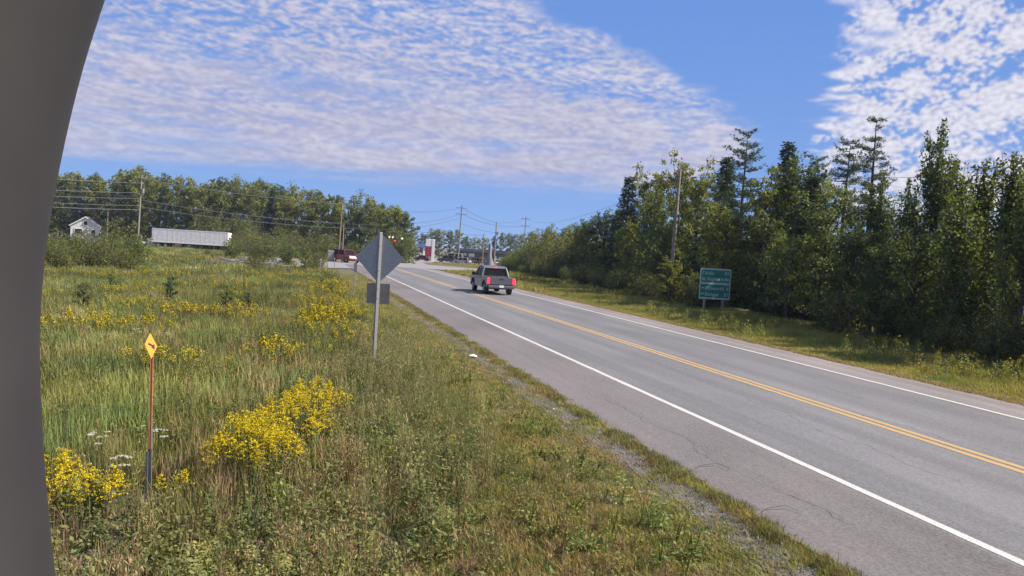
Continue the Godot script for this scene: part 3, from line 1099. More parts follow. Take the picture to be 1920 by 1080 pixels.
func leaf_blob(g: Geo, at: Vector3, r: Vector3, count: int, size: float, col: Color, up := 0.45) -> void:
	for i in count:
		var o := ball()
		var p := at + o * r
		var nn := (ball() + Vector3.UP * up + o * 0.5).normalized()
		var al := nn.cross(ball()).normalized()
		if al.length() < 0.5:
			continue
		var l := size * rnd(0.7, 1.3)
		g.leaf(p, al, al.cross(nn).normalized() * -1.0, l, l * rnd(0.5, 0.8), tint(col, 0.22))


# broadleaf: limbs spread from a wandering trunk, leaf clumps towards their ends
func broad_mesh(h: float, r: float, base: float, limbs: int, clumps: int, per: int, size: float, col: Color, warm: float) -> Array:
	var tg := Geo.new()
	var cg := Geo.new()
	var axis := []
	var rad := []
	var off := Vector3.ZERO
	for k in 8:
		axis.append(Vector3(off.x, h * 0.93 * k / 7.0, off.z))
		rad.append((0.012 * h + 0.03) * (1.0 - 0.88 * k / 7.0))
		off += Vector3(rnd(-1, 1), 0, rnd(-1, 1)) * r * 0.07
	tg.tube(axis, rad, 7)
	for i in limbs:
		var t := base + (1.0 - base) * pow((i + 0.5) / limbs, 0.9)
		var prof := sqrt(maxf(0.02, 1.0 - pow((t - (base + (1.0 - base) * 0.38)) / ((1.0 - base) * 0.68), 2.0)))
		var az := i * 2.399 + rnd(-0.5, 0.5)
		var reach := r * prof * rnd(0.7, 1.12)
		var k := clampf(t * 0.93 - 0.10, 0.0, 0.98) * 7.0
		var p0: Vector3 = axis[int(k)].lerp(axis[mini(int(k) + 1, 7)], k - int(k))
		var p2 := Vector3(cos(az) * reach, h * t + rnd(-0.2, 0.6) * reach * 0.35, sin(az) * reach)
		var p1 := p0.lerp(p2, 0.5) + Vector3(0, reach * 0.10, 0)
		tg.tube([p0, p1, p2], [0.004 * h + 0.01, 0.0025 * h + 0.008, 0.006], 4, Color.WHITE, false)
		for j in clumps:
			var q := rnd(0.35, 1.05)
			var c := p0.lerp(p1, q * 2.0) if q < 0.5 else p1.lerp(p2, q * 2.0 - 1.0)
			c += ball() * r * 0.2
			var rr := r * rnd(0.14, 0.24)
			leaf_blob(cg, c, Vector3(rr, rr * 0.7, rr), per, size, tint(col, 0.22, warm))
	leaf_blob(cg, axis[7] + Vector3(0, h * 0.02, 0), Vector3(r * 0.16, h * 0.06, r * 0.16), per, size, tint(col, 0.2, warm))
	return [tg.mesh(), cg.mesh()]


# young poplars: steep shoots that end in leafy spires
func upright_mesh(h: float, r: float, shoots: int, per: int, size: float, col: Color, warm: float) -> Array:
	var tg := Geo.new()
	var cg := Geo.new()
	tg.tube([Vector3(0, -0.2, 0), Vector3(0.1, h * 0.5, 0.05), Vector3(0.02, h * 0.97, 0)], [0.011 * h + 0.03, 0.007 * h + 0.02, 0.008], 7)
	for i in shoots:
		var t := rnd(0.04, 0.72)
		var az := i * 2.399 + rnd(-0.4, 0.4)
		var p0 := Vector3(0.05, h * t, 0)
		var ln := h * rnd(0.22, 0.42) * (1.15 - 0.55 * t)
		var out := rnd(0.25, 0.75) * r * (1.15 - t)
		var p1 := p0 + Vector3(cos(az) * out * 0.8, ln * 0.35, sin(az) * out * 0.8)
		var p2 := p0 + Vector3(cos(az) * out, ln, sin(az) * out)
		tg.tube([p0, p1, p2], [0.03, 0.018, 0.005], 4, Color.WHITE, false)
		var cc := tint(col, 0.2, warm)
		for j in per:
			var q := rnd(0.05, 1.0)
			var p := p0.lerp(p1, q * 2.0) if q < 0.5 else p1.lerp(p2, q * 2.0 - 1.0)
			var o := Vector3(rnd(-1, 1), rnd(-0.4, 0.4), rnd(-1, 1)) * (0.30 - 0.17 * q)
			leaf_blob(cg, p + o, Vector3(0.08, 0.10, 0.08), 2, size, cc, 0.2)
	for j in per * 3:
		var q := rnd(0.45, 1.0)
		leaf_blob(cg, Vector3(rnd(-1, 1) * 0.2 * (1.1 - q), h * q, rnd(-1, 1) * 0.2 * (1.1 - q)), Vector3(0.07, 0.1, 0.07), 2, size, tint(col, 0.2, warm), 0.2)
	return [tg.mesh(), cg.mesh()]


# white pine: open whorls of level limbs whose ends turn up, with needle tufts
func pine_mesh(h: float, r: float, base: float, whorls: int, col: Color) -> Array:
	var tg := Geo.new()
	var cg := Geo.new()
	tg.tube([Vector3(0, -0.2, 0), Vector3(0.08, h * 0.5, 0), Vector3(0, h, 0.05)], [0.013 * h + 0.03, 0.009 * h + 0.02, 0.015], 7)
	for i in whorls:
		var t := base + (0.985 - base) * i / (whorls - 1.0)
		var m := 5 if t < 0.9 else 4
		for j in m:
			var az := TAU * j / m + i * 0.9 + rnd(-0.35, 0.35)
			var reach := r * pow(1.0 - (t - base) / (1.0 - base), 0.5) * rnd(0.25, 1.25) + 0.25
			if rng.randf() < 0.18:
				continue
			var p0 := Vector3(0.03, h * t + rnd(-0.5, 0.35), 0)
			var p1 := p0 + Vector3(cos(az), 0.04, sin(az)) * reach * 0.6
			var p2 := p0 + Vector3(cos(az), rnd(0.12, 0.4), sin(az)) * reach
			tg.tube([p0, p1, p2], [0.035, 0.02, 0.006], 4, Color.WHITE, false)
			var tufts := int(8 + reach * 17)
			for k in tufts:
				var q := rnd(0.25, 1.05)
				var p := p0.lerp(p1, q / 0.6) if q < 0.6 else p1.lerp(p2, (q - 0.6) / 0.4)
				p += Vector3(rnd(-1, 1), rnd(-0.1, 0.55), rnd(-1, 1)) * 0.27 * (0.5 + reach * 0.35)
				var cc := tint(col, 0.25)
				for e in 7:
					var d := (ball() + Vector3(cos(az), 0.7, sin(az)) * 0.55).normalized()
					var sd := d.cross(ball()).normalized()
					cg.leaf(p, d, sd, rnd(0.14, 0.24), 0.035, cc)
	return [tg.mesh(), cg.mesh()]


# spruce: dense cone with drooping boughs
func spruce_mesh(h: float, r: float, tiers: int, col: Color) -> Array:
	var tg := Geo.new()
	var cg := Geo.new()
	tg.tube([Vector3(0, -0.2, 0), Vector3(0, h, 0)], [0.013 * h + 0.03, 0.01], 7)
	for i in tiers:
		var t := 0.06 + 0.93 * i / (tiers - 1.0)
		var m := 8 if t < 0.7 else 6
		for j in m:
			var az := TAU * j / m + i * 0.7 + rnd(-0.3, 0.3)
			var reach := r * (1.0 - t) * rnd(0.75, 1.1) + 0.12
			var p0 := Vector3(0, h * t + rnd(-0.3, 0.3) * (1.0 - t * 0.7), 0)
			var p2 := p0 + Vector3(cos(az), -0.22 + 0.35 * t + rnd(-0.1, 0.15), sin(az)) * reach
			tg.tube([p0, p2], [0.02, 0.005], 3, Color.WHITE, false)
			for k in int(8 + reach * 16):
				var q := rnd(0.2, 1.03)
				var p := p0.lerp(p2, q) + ball() * 0.19
				var cc := tint(col, 0.25)
				for e in 4:
					var d := (ball() * 0.8 + Vector3(cos(az), -0.15, sin(az))).normalized()
					cg.leaf(p, d, d.cross(ball()).normalized(), rnd(0.13, 0.22), 0.06, cc)
	return [tg.mesh(), cg.mesh()]


# shrub: stems from the ground, leaf clumps all over
func shrub_mesh(h: float, r: float, stems: int, per: int, size: float, col: Color, warm: float) -> Array:
	var tg := Geo.new()
	var cg := Geo.new()
	for i in stems:
		var az := i * 2.399 + rnd(-0.3, 0.3)
		var out := r * sqrt((i + 0.5) / stems) * 0.9
		var hh := h * (1.0 - 0.5 * pow(out / r, 2.0)) * rnd(0.75, 1.05)
		var tip := Vector3(cos(az) * out, hh, sin(az) * out)
		var mid := tip * Vector3(0.55, 0.5, 0.55)
		tg.tube([Vector3(rnd(-0.1, 0.1), -0.1, rnd(-0.1, 0.1)), mid, tip], [0.03, 0.02, 0.006], 4, Color.WHITE, false)
		for j in 5:
			var q := [0.14, 0.38, 0.6, 0.82, 1.0][j] as float
			var c := mid * (q * 2.0) if q < 0.5 else mid.lerp(tip, q * 2.0 - 1.0)
			if j == 0:
				c = Vector3(tip.x * 0.85, h * 0.12, tip.z * 0.85)
			leaf_blob(cg, c + ball() * r * 0.12, Vector3(r * 0.22, h * 0.13, r * 0.22), per, size, tint(col, 0.22, warm))
	return [tg.mesh(), cg.mesh()]


func plant_tree(called: String, label: String, category: String, group: String, parts: Array, at: Vector3, turn: float, sc: Vector3, leaf_mat: Material, crown_name := "crown", stem_name := "trunk") -> void:
	var o := thing(called, label, category, at, turn, group)
	o.scale = sc
	part(stem_name, parts[0], mats.bark, o)
	part(crown_name, parts[1], leaf_mat, o)


func ordinal(k: int) -> String:
	var names := ["first", "second", "third", "fourth", "fifth", "sixth", "seventh", "eighth", "ninth", "tenth", "eleventh", "twelfth", "thirteenth", "fourteenth", "fifteenth", "sixteenth", "seventeenth", "eighteenth", "nineteenth"]
	if k < 19:
		return names[k]
	var tens: int = (k + 1) / 10
	if (k + 1) % 10 == 0:
		return ["twentieth", "thirtieth", "fortieth", "fiftieth"][tens - 2]
	return ["twenty-", "thirty-", "forty-", "fifty-"][tens - 2] + names[(k + 1) % 10 - 1]


func build_trees() -> void:
	var dark := Color(0.088, 0.125, 0.062)
	var mid := Color(0.118, 0.162, 0.07)
	var pale := Color(0.185, 0.215, 0.072)
	# shared shapes, built 10 m (trees) or 3 m (shrubs) high
	var broad := []
	for k in 4:
		broad.append(broad_mesh(10.0, [2.5, 2.1, 2.8, 1.9][k], [0.16, 0.10, 0.2, 0.08][k], 34, 7, 27, 0.20, [mid, dark, mid, pale][k], 0.3))
	var far_broad := []
	for k in 5:
		far_broad.append(broad_mesh(10.0, [2.5, 2.1, 2.9, 2.3, 1.8][k], [0.12, 0.08, 0.14, 0.1, 0.06][k], 24, 6, 22, 0.32, [Color(0.14, 0.175, 0.065), Color(0.105, 0.138, 0.06), Color(0.15, 0.18, 0.066), pale, Color(0.11, 0.145, 0.065)][k], 0.3))
	var upright := []
	for k in 3:
		upright.append(upright_mesh(8.0, [1.7, 1.4, 1.9][k], [52, 46, 60][k], 62, 0.13, [mid, Color(0.085, 0.112, 0.035), dark][k], 0.25))
	var pine := [pine_mesh(12.0, 2.4, 0.30, 17, Color(0.075, 0.108, 0.072)), pine_mesh(12.0, 2.0, 0.12, 19, Color(0.085, 0.12, 0.078))]
	var spruce := [spruce_mesh(11.0, 1.9, 36, Color(0.07, 0.10, 0.065)), spruce_mesh(11.0, 1.6, 34, Color(0.085, 0.115, 0.07))]
	var shrub := []
	for k in 3:
		shrub.append(shrub_mesh(3.0, [1.6, 1.3, 1.9][k], [26, 22, 32][k], 26, 0.13, [Color(0.14, 0.16, 0.07), mid, Color(0.125, 0.145, 0.07)][k], 0.3))
	print("tree shapes ", Time.get_ticks_msec())

	# right-hand wood beside the road: [kind, s, n, height]
	var right := [["u", 29.8, 27, 9.9], ["u", 24.5, 25.5, 7.9], ["u", 27.3, 27, 8.0], ["u", 22.8, 24.5, 7.3], ["u", 26.3, 25, 7.1], ["u", 21.3, 25.6, 7.7], ["u", 31.6, 27, 7.6], ["u", 20.0, 26.5, 8.6],
		["p", 42.9, 34, 12.4], ["p", 40.0, 30, 10.3], ["b", 36.0, 26, 7.5], ["u", 34.6, 28, 8.2], ["b", 45.0, 30, 10.2], ["s", 50.7, 33, 11.9], ["p", 48.8, 34, 10.6],
		["p", 61.6, 36, 14.2], ["s", 55.7, 31, 11.2], ["b", 45.5, 28, 8.8], ["b", 58.1, 30, 10.8], ["b", 68.3, 33, 12.6], ["b", 72.5, 32, 11.8], ["s", 72.4, 30, 10.8], ["s", 78.8, 36, 12.0],
		["b", 43.7, 27.2, 6.3], ["b", 50.9, 27.5, 7.3], ["b", 75.6, 29, 7.7], ["b", 77.5, 28, 7.0], ["b", 89.5, 30, 6.4], ["b", 103.4, 32, 6.8], ["b", 118.1, 34, 6.5],
		["b", 33.0, 25.5, 5.3], ["b", 28.3, 25, 5.0], ["b", 29.6, 24.5, 4.5], ["b", 38.3, 25.5, 4.9], ["b", 57.6, 27, 5.9], ["b", 63.5, 29, 8.8], ["b", 66.0, 27.5, 6.5], ["b", 83.0, 29.5, 6.6],
		["p", 53.0, 29, 9.4], ["s", 39.5, 27.5, 8.2], ["u", 32.0, 30.0, 8.8], ["u", 24.5, 29.5, 8.8], ["s", 55.0, 36, 11.6], ["s", 64.5, 36, 11.4], ["p", 36.5, 33, 10.0], ["b", 30.5, 34, 8.8], ["b", 26.5, 33, 8.4], ["b", 70.5, 36, 11.0], ["b", 96.0, 34, 7.0], ["b", 86.0, 34, 8.2], ["b", 110.0, 37, 7.2]]
	right.sort_custom(func(a, b): return a[1] < b[1])
	var kinds := {"u": ["poplar_tree", "upright spiky poplar"], "p": ["pine_tree", "open-limbed dark pine"], "s": ["spruce_tree", "dark pointed spruce"], "b": ["broadleaf_tree", "bushy broadleaf tree"]}
	var count := {}
	for q in right:
		var k: String = q[0]
		count[k] = count.get(k, 0) + 1
		var i: int = count[k]
		var label := "%s in the right-hand wood, %s of its kind from the right" % [kinds[k][1], ordinal(i - 1)]
		var at := on_ground(q[1], q[2], 0.05)
		if k == "u":
			plant_tree(kinds[k][0], label, "tree", "trees of the right-hand wood", upright[i % 3], at, rnd(0, TAU), Vector3(1, q[3] / 8.0, 1) * Vector3(rnd(0.95, 1.15), 1, rnd(0.95, 1.15)), mats.leaf)
		elif k == "p":
			plant_tree(kinds[k][0], label, "tree", "trees of the right-hand wood", pine[i % 2], at, rnd(0, TAU), Vector3.ONE * (q[3] / 12.0), mats.needle)
		elif k == "s":
			plant_tree(kinds[k][0], label, "tree", "trees of the right-hand wood", spruce[i % 2], at, rnd(0, TAU), Vector3(1, q[3] / 11.0, 1) * Vector3(1.45, 1, 1.45), mats.needle)
		else:
			var f: float = q[3] / 10.0
			var wd := lerpf(f, 1.0, 0.35) * rnd(0.85, 1.05)
			plant_tree(kinds[k][0], label, "tree", "trees of the right-hand wood", broad[[0, 3, 1, 2, 3, 0, 1][(i * 5 + int(q[1])) % 7]], at, rnd(0, TAU), Vector3(wd, f, wd), mats.leaf)

	# undergrowth along the foot of the right-hand wood
	var ug := []
	var s := 18.0
	while s < 116.0:
		ug.append([s, 23.9 + rnd(-0.5, 1.0) + (s - 20.0) * 0.045, rnd(1.3, 2.5)])
		s += rnd(1.5, 2.3) * (1.0 + s * 0.008)
	ug = ug.filter(func(q): return q[0] < 36.5 or q[0] > 46.0 or q[1] > 26.2)
	for k in ug.size():
		var q: Array = ug[k]
		var f: float = q[2] / 3.0
		plant_tree("woodland_shrub", "leafy shrub at the foot of the right-hand wood, %s from the right" % ordinal(k), "shrub", "shrubs along the right-hand wood", shrub[k % 3], on_ground(q[0], q[1], 0.05), rnd(0, TAU), Vector3(f * 1.1, f, f * 1.1), mats.leaf, "foliage", "stems")
	# tangled understory inside the wood
	var uw := []
	var uc := []
	for k in 340:
		var us := rnd(12.0, 118.0)
		var un := rnd(26.5, 46.0) + us * 0.03
		var f := rnd(0.7, 1.5) * (1.0 + 0.05 * maxf(0.0, un - 34.0))
		uw.append(Transform3D(Basis(Vector3.UP, rnd(0, TAU)) * Basis.from_scale(Vector3(1.2, 1.1, 1.2) * f), on_ground(us, un, 0.1)))
		uc.append(Color(1, 1, 1) * rnd(0.75, 1.1))
	scatter("understory", "tangled understory filling the inside of the right-hand wood", "undergrowth", shrub[1][1], mats.leaf, uw, uc)
	# two lit saplings in front of it
	for q in [["bright leafy sapling around the foot of the bare pole", 50.2, 24.3, 3.3], ["bright young tree just behind the green road sign", 46.8, 26.3, 6.6]]:
		var f: float = q[3] / 10.0
		plant_tree("sapling", q[0], "sapling", "", broad[3], on_ground(q[1], q[2], 0.05), 1.0, Vector3(f * 1.5, f, f * 1.5), mats.leaf)
	# bushes between the far verge and the filling station
	var rb := [[2.0, -150, 5.0], [2.7, -120, 5.2], [4.2, -100, 5.6], [5.7, -92, 5.0], [-1.4, -146, 2.7], [7.2, -88, 5.6], [2.9, -97, 2.6], [6.5, -101, 5.5], [0.6, -133, 3.4], [4.9, -110, 6.0]]
	for k in rb.size():
		var q: Array = rb[k]
		var f: float = q[2] / 3.0
		plant_tree("roadside_bush", "olive-green bush right of the pickup at the far verge, %s by distance" % ["second farthest", "fourth farthest", "fourth nearest", "second nearest", "farthest low one", "nearest", "third nearest low one", "fifth nearest", "third farthest low one", "fifth farthest tall one"][k], "bush", "bushes at the far right verge", shrub[k % 3], foot(q[0], q[1], 0.1), rnd(0, TAU), Vector3(f * 0.95, f, f * 0.95), mats.leaf, "foliage", "stems")

	# left wood, three rows deep: [x, z, height]
	var rows := [
		[[-105.9, -175.0, 13.1], [-102.1, -174.0, 13.0], [-98.2, -172.9, 13.8], [-93.9, -171.7, 12.7], [-89.0, -172.4, 12.9], [-85.1, -171.3, 13.8], [-81.3, -168.2, 15.3], [-77.7, -167.2, 14.7], [-72.7, -165.7, 13.3], [-68.0, -164.4, 12.8], [-64.4, -163.3, 13.1], [-60.2, -162.0, 12.8], [-55.7, -160.6, 13.1], [-52.4, -159.6, 13.4], [-48.2, -158.3, 12.8], [-44.9, -157.2, 11.9], [-41.7, -156.2, 11.2], [-37.4, -154.8, 11.7], [-34.0, -153.7, 10.7], [-30.3, -152.4, 10.2], [-26.2, -151.0, 10.4], [-22.8, -149.9, 10.2], [-20.6, -149.4, 9.6]],
		[[-112.6, -189.3, 14.3], [-108.2, -188.1, 15.9], [-102.7, -186.6, 15.8], [-97.3, -185.1, 15.5], [-92.5, -183.7, 15.2], [-88.1, -182.4, 17.1], [-83.6, -181.1, 16.1], [-79.0, -179.7, 16.2], [-73.6, -178.1, 15.6], [-68.6, -176.6, 14.1], [-64.7, -175.4, 15.9], [-60.5, -174.0, 15.3], [-55.6, -172.5, 15.9], [-51.3, -171.1, 15.0], [-46.9, -169.7, 14.4], [-42.0, -168.1, 13.1], [-36.9, -166.3, 12.7], [-31.8, -164.6, 13.1], [-27.9, -163.2, 11.4], [-24.4, -161.6, 11.5]],
		[[-123.3, -204.8, 15.0], [-116.0, -202.7, 16.0], [-110.4, -201.2, 16.0], [-105.0, -199.6, 16.1], [-97.7, -197.5, 17.4], [-92.8, -196.0, 18.1], [-87.5, -194.4, 16.1], [-81.9, -192.7, 16.5], [-76.9, -191.2, 14.6], [-71.4, -189.5, 16.0], [-66.8, -188.0, 16.7], [-61.9, -186.4, 15.9], [-57.2, -184.8, 16.2], [-51.7, -183.0, 14.5], [-45.3, -180.9, 14.7], [-39.9, -179.0, 13.0], [-35.0, -177.3, 11.9], [-30.0, -175.5, 12.2]]]
	for r in 3:
		for k in rows[r].size():
			var q: Array = rows[r][k]
			var f: float = q[2] / 10.0
			var wd := lerpf(f, 1.3, 0.3) * rnd(0.9, 1.15)
			var con: bool = (k * 5 + r * 3) % 11 == 4
			var label := "%s in the %s row of the left wood, %s from the left" % ["dark spruce" if con else "leafy broadleaf tree", ["front", "middle", "back"][r], ordinal(k)]
			if con:
				plant_tree("spruce_tree", label, "tree", "trees of the left wood", spruce[k % 2], foot(q[0], q[1], 0.1), rnd(0, TAU), Vector3(1.5, q[2] / 11.0, 1.5), mats.needle)
			else:
				plant_tree("broadleaf_tree", label, "tree", "trees of the left wood", far_broad[(k * 3 + r * 2 + k / 4) % 5], foot(q[0], q[1], 0.1), rnd(0, TAU), Vector3(wd, f, wd), mats.leaf)
	# far tree line behind the filling station
	var fl := [[-38.2, -300.0, 10.1], [-34.3, -300.0, 9.1], [-31.0, -303.0, 10.9], [-27.9, -300.0, 11.1], [-24.8, -304.0, 11.0], [-21.0, -300.0, 10.9], [-18.0, -301.0, 9.1], [-14.5, -300.0, 8.7], [-11.3, -305.0, 9.1], [-7.7, -300.0, 9.7], [-4.1, -300.0, 10.8], [-1.3, -304.0, 11.2], [2.6, -300.0, 11.0], [6.5, -300.0, 12.0], [11.0, -302.0, 12.0], [16.0, -300.0, 12.0]]
	for k in fl.size():
		var q: Array = fl[k]
		var f: float = q[2] / 10.0
		plant_tree("broadleaf_tree", "distant tree behind the filling station, %s from the left" % ordinal(k), "tree", "trees behind the filling station", far_broad[k % 5], foot(q[0], q[1], 0.1), rnd(0, TAU), Vector3(f * 1.1, f, f * 1.1), mats.leaf)
	# bushes of the left field
	var lb := [[-35.7, -62, 2.7], [-36.3, -66, 3.0], [-31.2, -60, 2.5], [-34.8, -70, 3.6], [-31.2, -66, 3.2], [-28.2, -58, 2.0], [-30.4, -54, 2.0], [-33.4, -95, 2.4], [-28.5, -90, 2.8], [-44.2, -130, 4.1], [-35.6, -120, 3.6], [-35.1, -130, 4.0], [-30.5, -125, 4.4], [-24.0, -85, 2.4], [-19.4, -78, 1.7], [-23.2, -72, 1.5], [-38.2, -100, 1.1], [-54.7, -155, 7.1], [-59.8, -156, 7.0], [-51.0, -154, 7.0], [-45.7, -138, 5.0], [-29.9, -130, 4.1], [-26.8, -133, 3.4], [-22.0, -130, 4.5], [-19.9, -135, 6.0], [-18.2, -131, 5.4], [-40.5, -140, 5.3], [-39.0, -64, 3.2], [-33.0, -57, 2.4], [-34.0, -51, 1.5], [-33.6, -63, 3.0], [-32.3, -64, 2.9]]
	for k in lb.size():
		var q: Array = lb[k]
		var f: float = q[2] / 3.0
		var zone := "clump before the white house" if q[1] > -72 and q[0] < -27 else ("row in mid-field right of the trailer" if q[1] > -101 else "belt at the edge of the left wood")
		var kk: int = count.get(zone, 0)
		count[zone] = kk + 1
		plant_tree("field_bush", "grey-green bush in the %s, %s of them" % [zone, ordinal(kk)], "bush", "bushes of the left field", shrub[k % 3], foot(q[0], q[1], 0.1), rnd(0, TAU), Vector3(f, f, f) * (Vector3(1.5, 1.15, 1.5) if q[1] > -101 and q[0] > -34 and q[1] < -71 else Vector3(1.1, 1, 1.1)), mats.leaf, "foliage", "stems")
	# saplings standing in the meadow
	var sp := [[37.0, -5.5, 1.45, "dark twiggy sapling in the meadow above the yellow marker"], [33.5, -2.9, 1.3, "light green leafy sapling in mid-meadow"], [31.7, -7.6, 1.2, "dark sapling at the left edge of the meadow"], [36.0, -2.2, 0.95, "small sapling right of the light green one"], [78.0, 0.2, 2.2, "bright sapling standing before the far cross road"], [45.0, -9.5, 1.0, "low dark sapling towards the house side of the meadow"], [44.0, 1.5, 0.9, "low bush beside the small road sign"], [52.0, 1.2, 0.9, "round low bush left of the small road sign"]]
	var young := [broad_mesh(1.4, 0.36, 0.12, 14, 4, 12, 0.075, dark, 0.2), broad_mesh(1.4, 0.45, 0.1, 16, 4, 12, 0.08, Color(0.13, 0.17, 0.04), 0.2)]
	for k in sp.size():
		var q: Array = sp[k]
		plant_tree("meadow_sapling", q[3], "sapling", "saplings in the meadow", young[1 if k == 1 or k == 4 else 0], on_ground(q[0], q[1], 0.03), rnd(0, TAU), Vector3.ONE * (q[2] / 1.4), mats.leaf)


# ---------------------------------------------------------------- signs
func build_signs() -> void:
	var turn := atan2(-DIR.x, -DIR.z)
	# diamond sign seen from behind, with a plaque below
	var o := thing("warning_sign", "back of a grey diamond sign with a square plaque on one post", "road sign", on_ground(20.6, 1.86), -0.14)
	var base := o.position.y
	var dg := Geo.new()
	dg.box(Vector3.ZERO, Vector3(0.914, 0.914, 0.004), 0.0)
	part("diamond_panel", dg.mesh(), mats.sign_back, o, Vector3(-0.015, 2.44 - base, -0.07), Basis(Vector3.BACK, PI / 4))
	var pg := Geo.new()
	pg.box(Vector3.ZERO, Vector3(0.61, 0.52, 0.004), 0.0)
	part("plaque", pg.mesh(), mats.plaque_back, o, Vector3(0.0, 1.53 - base, -0.07), Basis(Vector3.BACK, 0.02))
	var post := Geo.new()
	post.box(Vector3(0, (3.1 - base) / 2 - 0.2, 0), Vector3(0.085, 3.1 - base + 0.4, 0.085), 0.008, Color.WHITE, Basis(Vector3.UP, -0.85))
	part("post", post.mesh(), mats.galvanized, o)
	for y in [2.13, 2.75, 1.42, 1.66]:
		var bt := Geo.new()
		bt.tube([Vector3(0, y - base, 0.03), Vector3(0, y - base, 0.075)], [0.016, 0.016], 8)
		part("bolt", bt.mesh(), mats.chrome, o, Vector3(0.012, 0, 0))
	# small sign further along the verge
	var sm := thing("small_road_sign", "narrow dark sign panel on a thin post behind the diamond sign", "road sign", on_ground(48.5, 3.0), turn)
	var sp := Geo.new()
	sp.box(Vector3(0, 0.95, 0), Vector3(0.07, 2.1, 0.06), 0.008)
	part("post", sp.mesh(), mats.weathered_wood, sm)
	var sb := Geo.new()
	sb.box(Vector3(0, 1.55, 0.04), Vector3(0.2, 0.5, 0.01), 0.0)
	part("panel", sb.mesh(), mats.dark_wall, sm)
	# two thin delineator posts
	for q in [[79.0, 1.6, "thin grey delineator post nearer the cross road"], [82.0, 3.0, "thin grey delineator post next to the small sign's left"]]:
		var dp := thing("delineator_post", q[2], "post", on_ground(q[0], q[1]), turn, "delineator posts")
		var dpg := Geo.new()
		dpg.box(Vector3(0, 0.6, 0), Vector3(0.06, 1.3, 0.05), 0.006)
		part("post", dpg.mesh(), mats.galvanized, dp)
		var rf := Geo.new()
		rf.box(Vector3(0, 1.12, 0.03), Vector3(0.05, 0.12, 0.008), 0.0)
		part("reflector", rf.mesh(), mats.sign_white, dp)
	# green guide sign on the right
	var gs := thing("guide_sign", "green town-distance sign on two wooden posts before the trees", "road sign", on_ground(44.4, 24.5), turn - 0.12)
	var gy := gs.position.y
	var lo := 0.66 - gy
	var w := 1.98
	var h := 1.9
	var pn := Geo.new()
	pn.box(Vector3(0, lo + h / 2, 0), Vector3(w, h, 0.012), 0.0)
	var panel := part("panel", pn.mesh(), mats.sign_letter, gs)
	var pf := Geo.new()
	pf.box(Vector3(0, lo + h * 0.745, 0.008), Vector3(w - 0.13, h * 0.40, 0.006), 0.0)
	part("upper_field", pf.mesh(), mats.sign_green, panel)
	var pf2 := Geo.new()
	pf2.box(Vector3(0, lo + h * 0.265, 0.008), Vector3(w - 0.13, h * 0.42, 0.006), 0.0)
	part("lower_field", pf2.mesh(), mats.sign_green, panel)
	for x in [-0.58, 0.62]:
		var gp := Geo.new()
		gp.box(Vector3(x, lo / 2 + 0.55, -0.09), Vector3(0.14, lo + 1.6, 0.15), 0.012)
		part("post", gp.mesh(), mats.weathered_wood, gs)
	var font := SystemFont.new()
	font.font_names = PackedStringArray(["Droid Sans"])
	font.font_weight = 700
	var lines := [["Calais", "93", 0.855, -0.87], ["St. Stephen N.B.", "94", 0.66, -0.87], ["Ellsworth", "8", 0.36, -0.62], ["Bangor", "21", 0.165, -0.62]]
	for l in lines:
		for side in 2:
			var tm := TextMesh.new()
			tm.text = l[side]
			tm.font = font
			tm.font_size = 64
			tm.pixel_size = 0.0042
			tm.depth = 0.004
			tm.horizontal_alignment = HORIZONTAL_ALIGNMENT_LEFT if side == 0 else HORIZONTAL_ALIGNMENT_RIGHT
			var t := part("lettering", tm, mats.sign_letter, panel, Vector3(l[3] if side == 0 else 0.88, lo + h * l[2] - 0.02, 0.0135))
			if l[0].begins_with("St."):
				t.scale = Vector3(0.80, 1, 1)
	for y in [0.36, 0.165]:
		var ar := Geo.new()
		ar.box(Vector3(-0.745, lo + h * y, 0.0135), Vector3(0.15, 0.045, 0.005), 0.0)
		ar.tri(Vector3(-0.88, lo + h * y, 0.016), Vector3(-0.80, lo + h * y - 0.075, 0.016), Vector3(-0.80, lo + h * y + 0.075, 0.016))
		part("arrow", ar.mesh(), mats.sign_letter, panel)
	# yellow marker on a rusty post in the foreground meadow
	var m := thing("object_marker", "yellow diamond marker with dark arrow on a thin red and grey post", "marker", Vector3(-4.13, -0.5, -9.33), 0.0)
	var lean := Basis(Vector3.BACK, 0.03) * Basis(Vector3.RIGHT, -0.02)
	var top := 1.80
	var rp := Geo.new()
	channel(rp, 0.72, top + 0.12, 0.027, 0.013)
	part("red_post", rp.mesh(), mats.marker_red, m, Vector3.ZERO, lean)
	var gp2 := Geo.new()
	channel(gp2, -0.1, 0.95, 0.04, 0.02)
	part("steel_post", gp2.mesh(), mats.galvanized, m, lean * Vector3(-0.004, 0, -0.012), lean)
	var ap := Geo.new()
	ap.box(Vector3(-0.03, 0.34, 0.0), Vector3(0.065, 0.68, 0.008), 0.002)
	part("anchor_plate", ap.mesh(), mats.galvanized, m, lean * Vector3(0.004, 0, -0.03), lean * Basis(Vector3.UP, 0.3))
	var dm := Geo.new()
	var pts := [Vector3(0, 0.165, 0), Vector3(-0.098, 0.03, 0), Vector3(-0.012, -0.155, 0), Vector3(0.098, -0.01, 0)]
	for z in [0.003, -0.003]:
		var q := pts.map(func(p): return p + Vector3(0, 0, z))
		if z > 0:
			dm.quad(q[0], q[1], q[2], q[3])
		else:
			dm.quad(q[3], q[2], q[1], q[0])
	for k in 4:
		var a: Vector3 = pts[k]
		var b: Vector3 = pts[(k + 1) % 4]
		dm.quad(a + Vector3(0, 0, 0.003), a - Vector3(0, 0, 0.003), b - Vector3(0, 0, 0.003), b + Vector3(0, 0, 0.003))
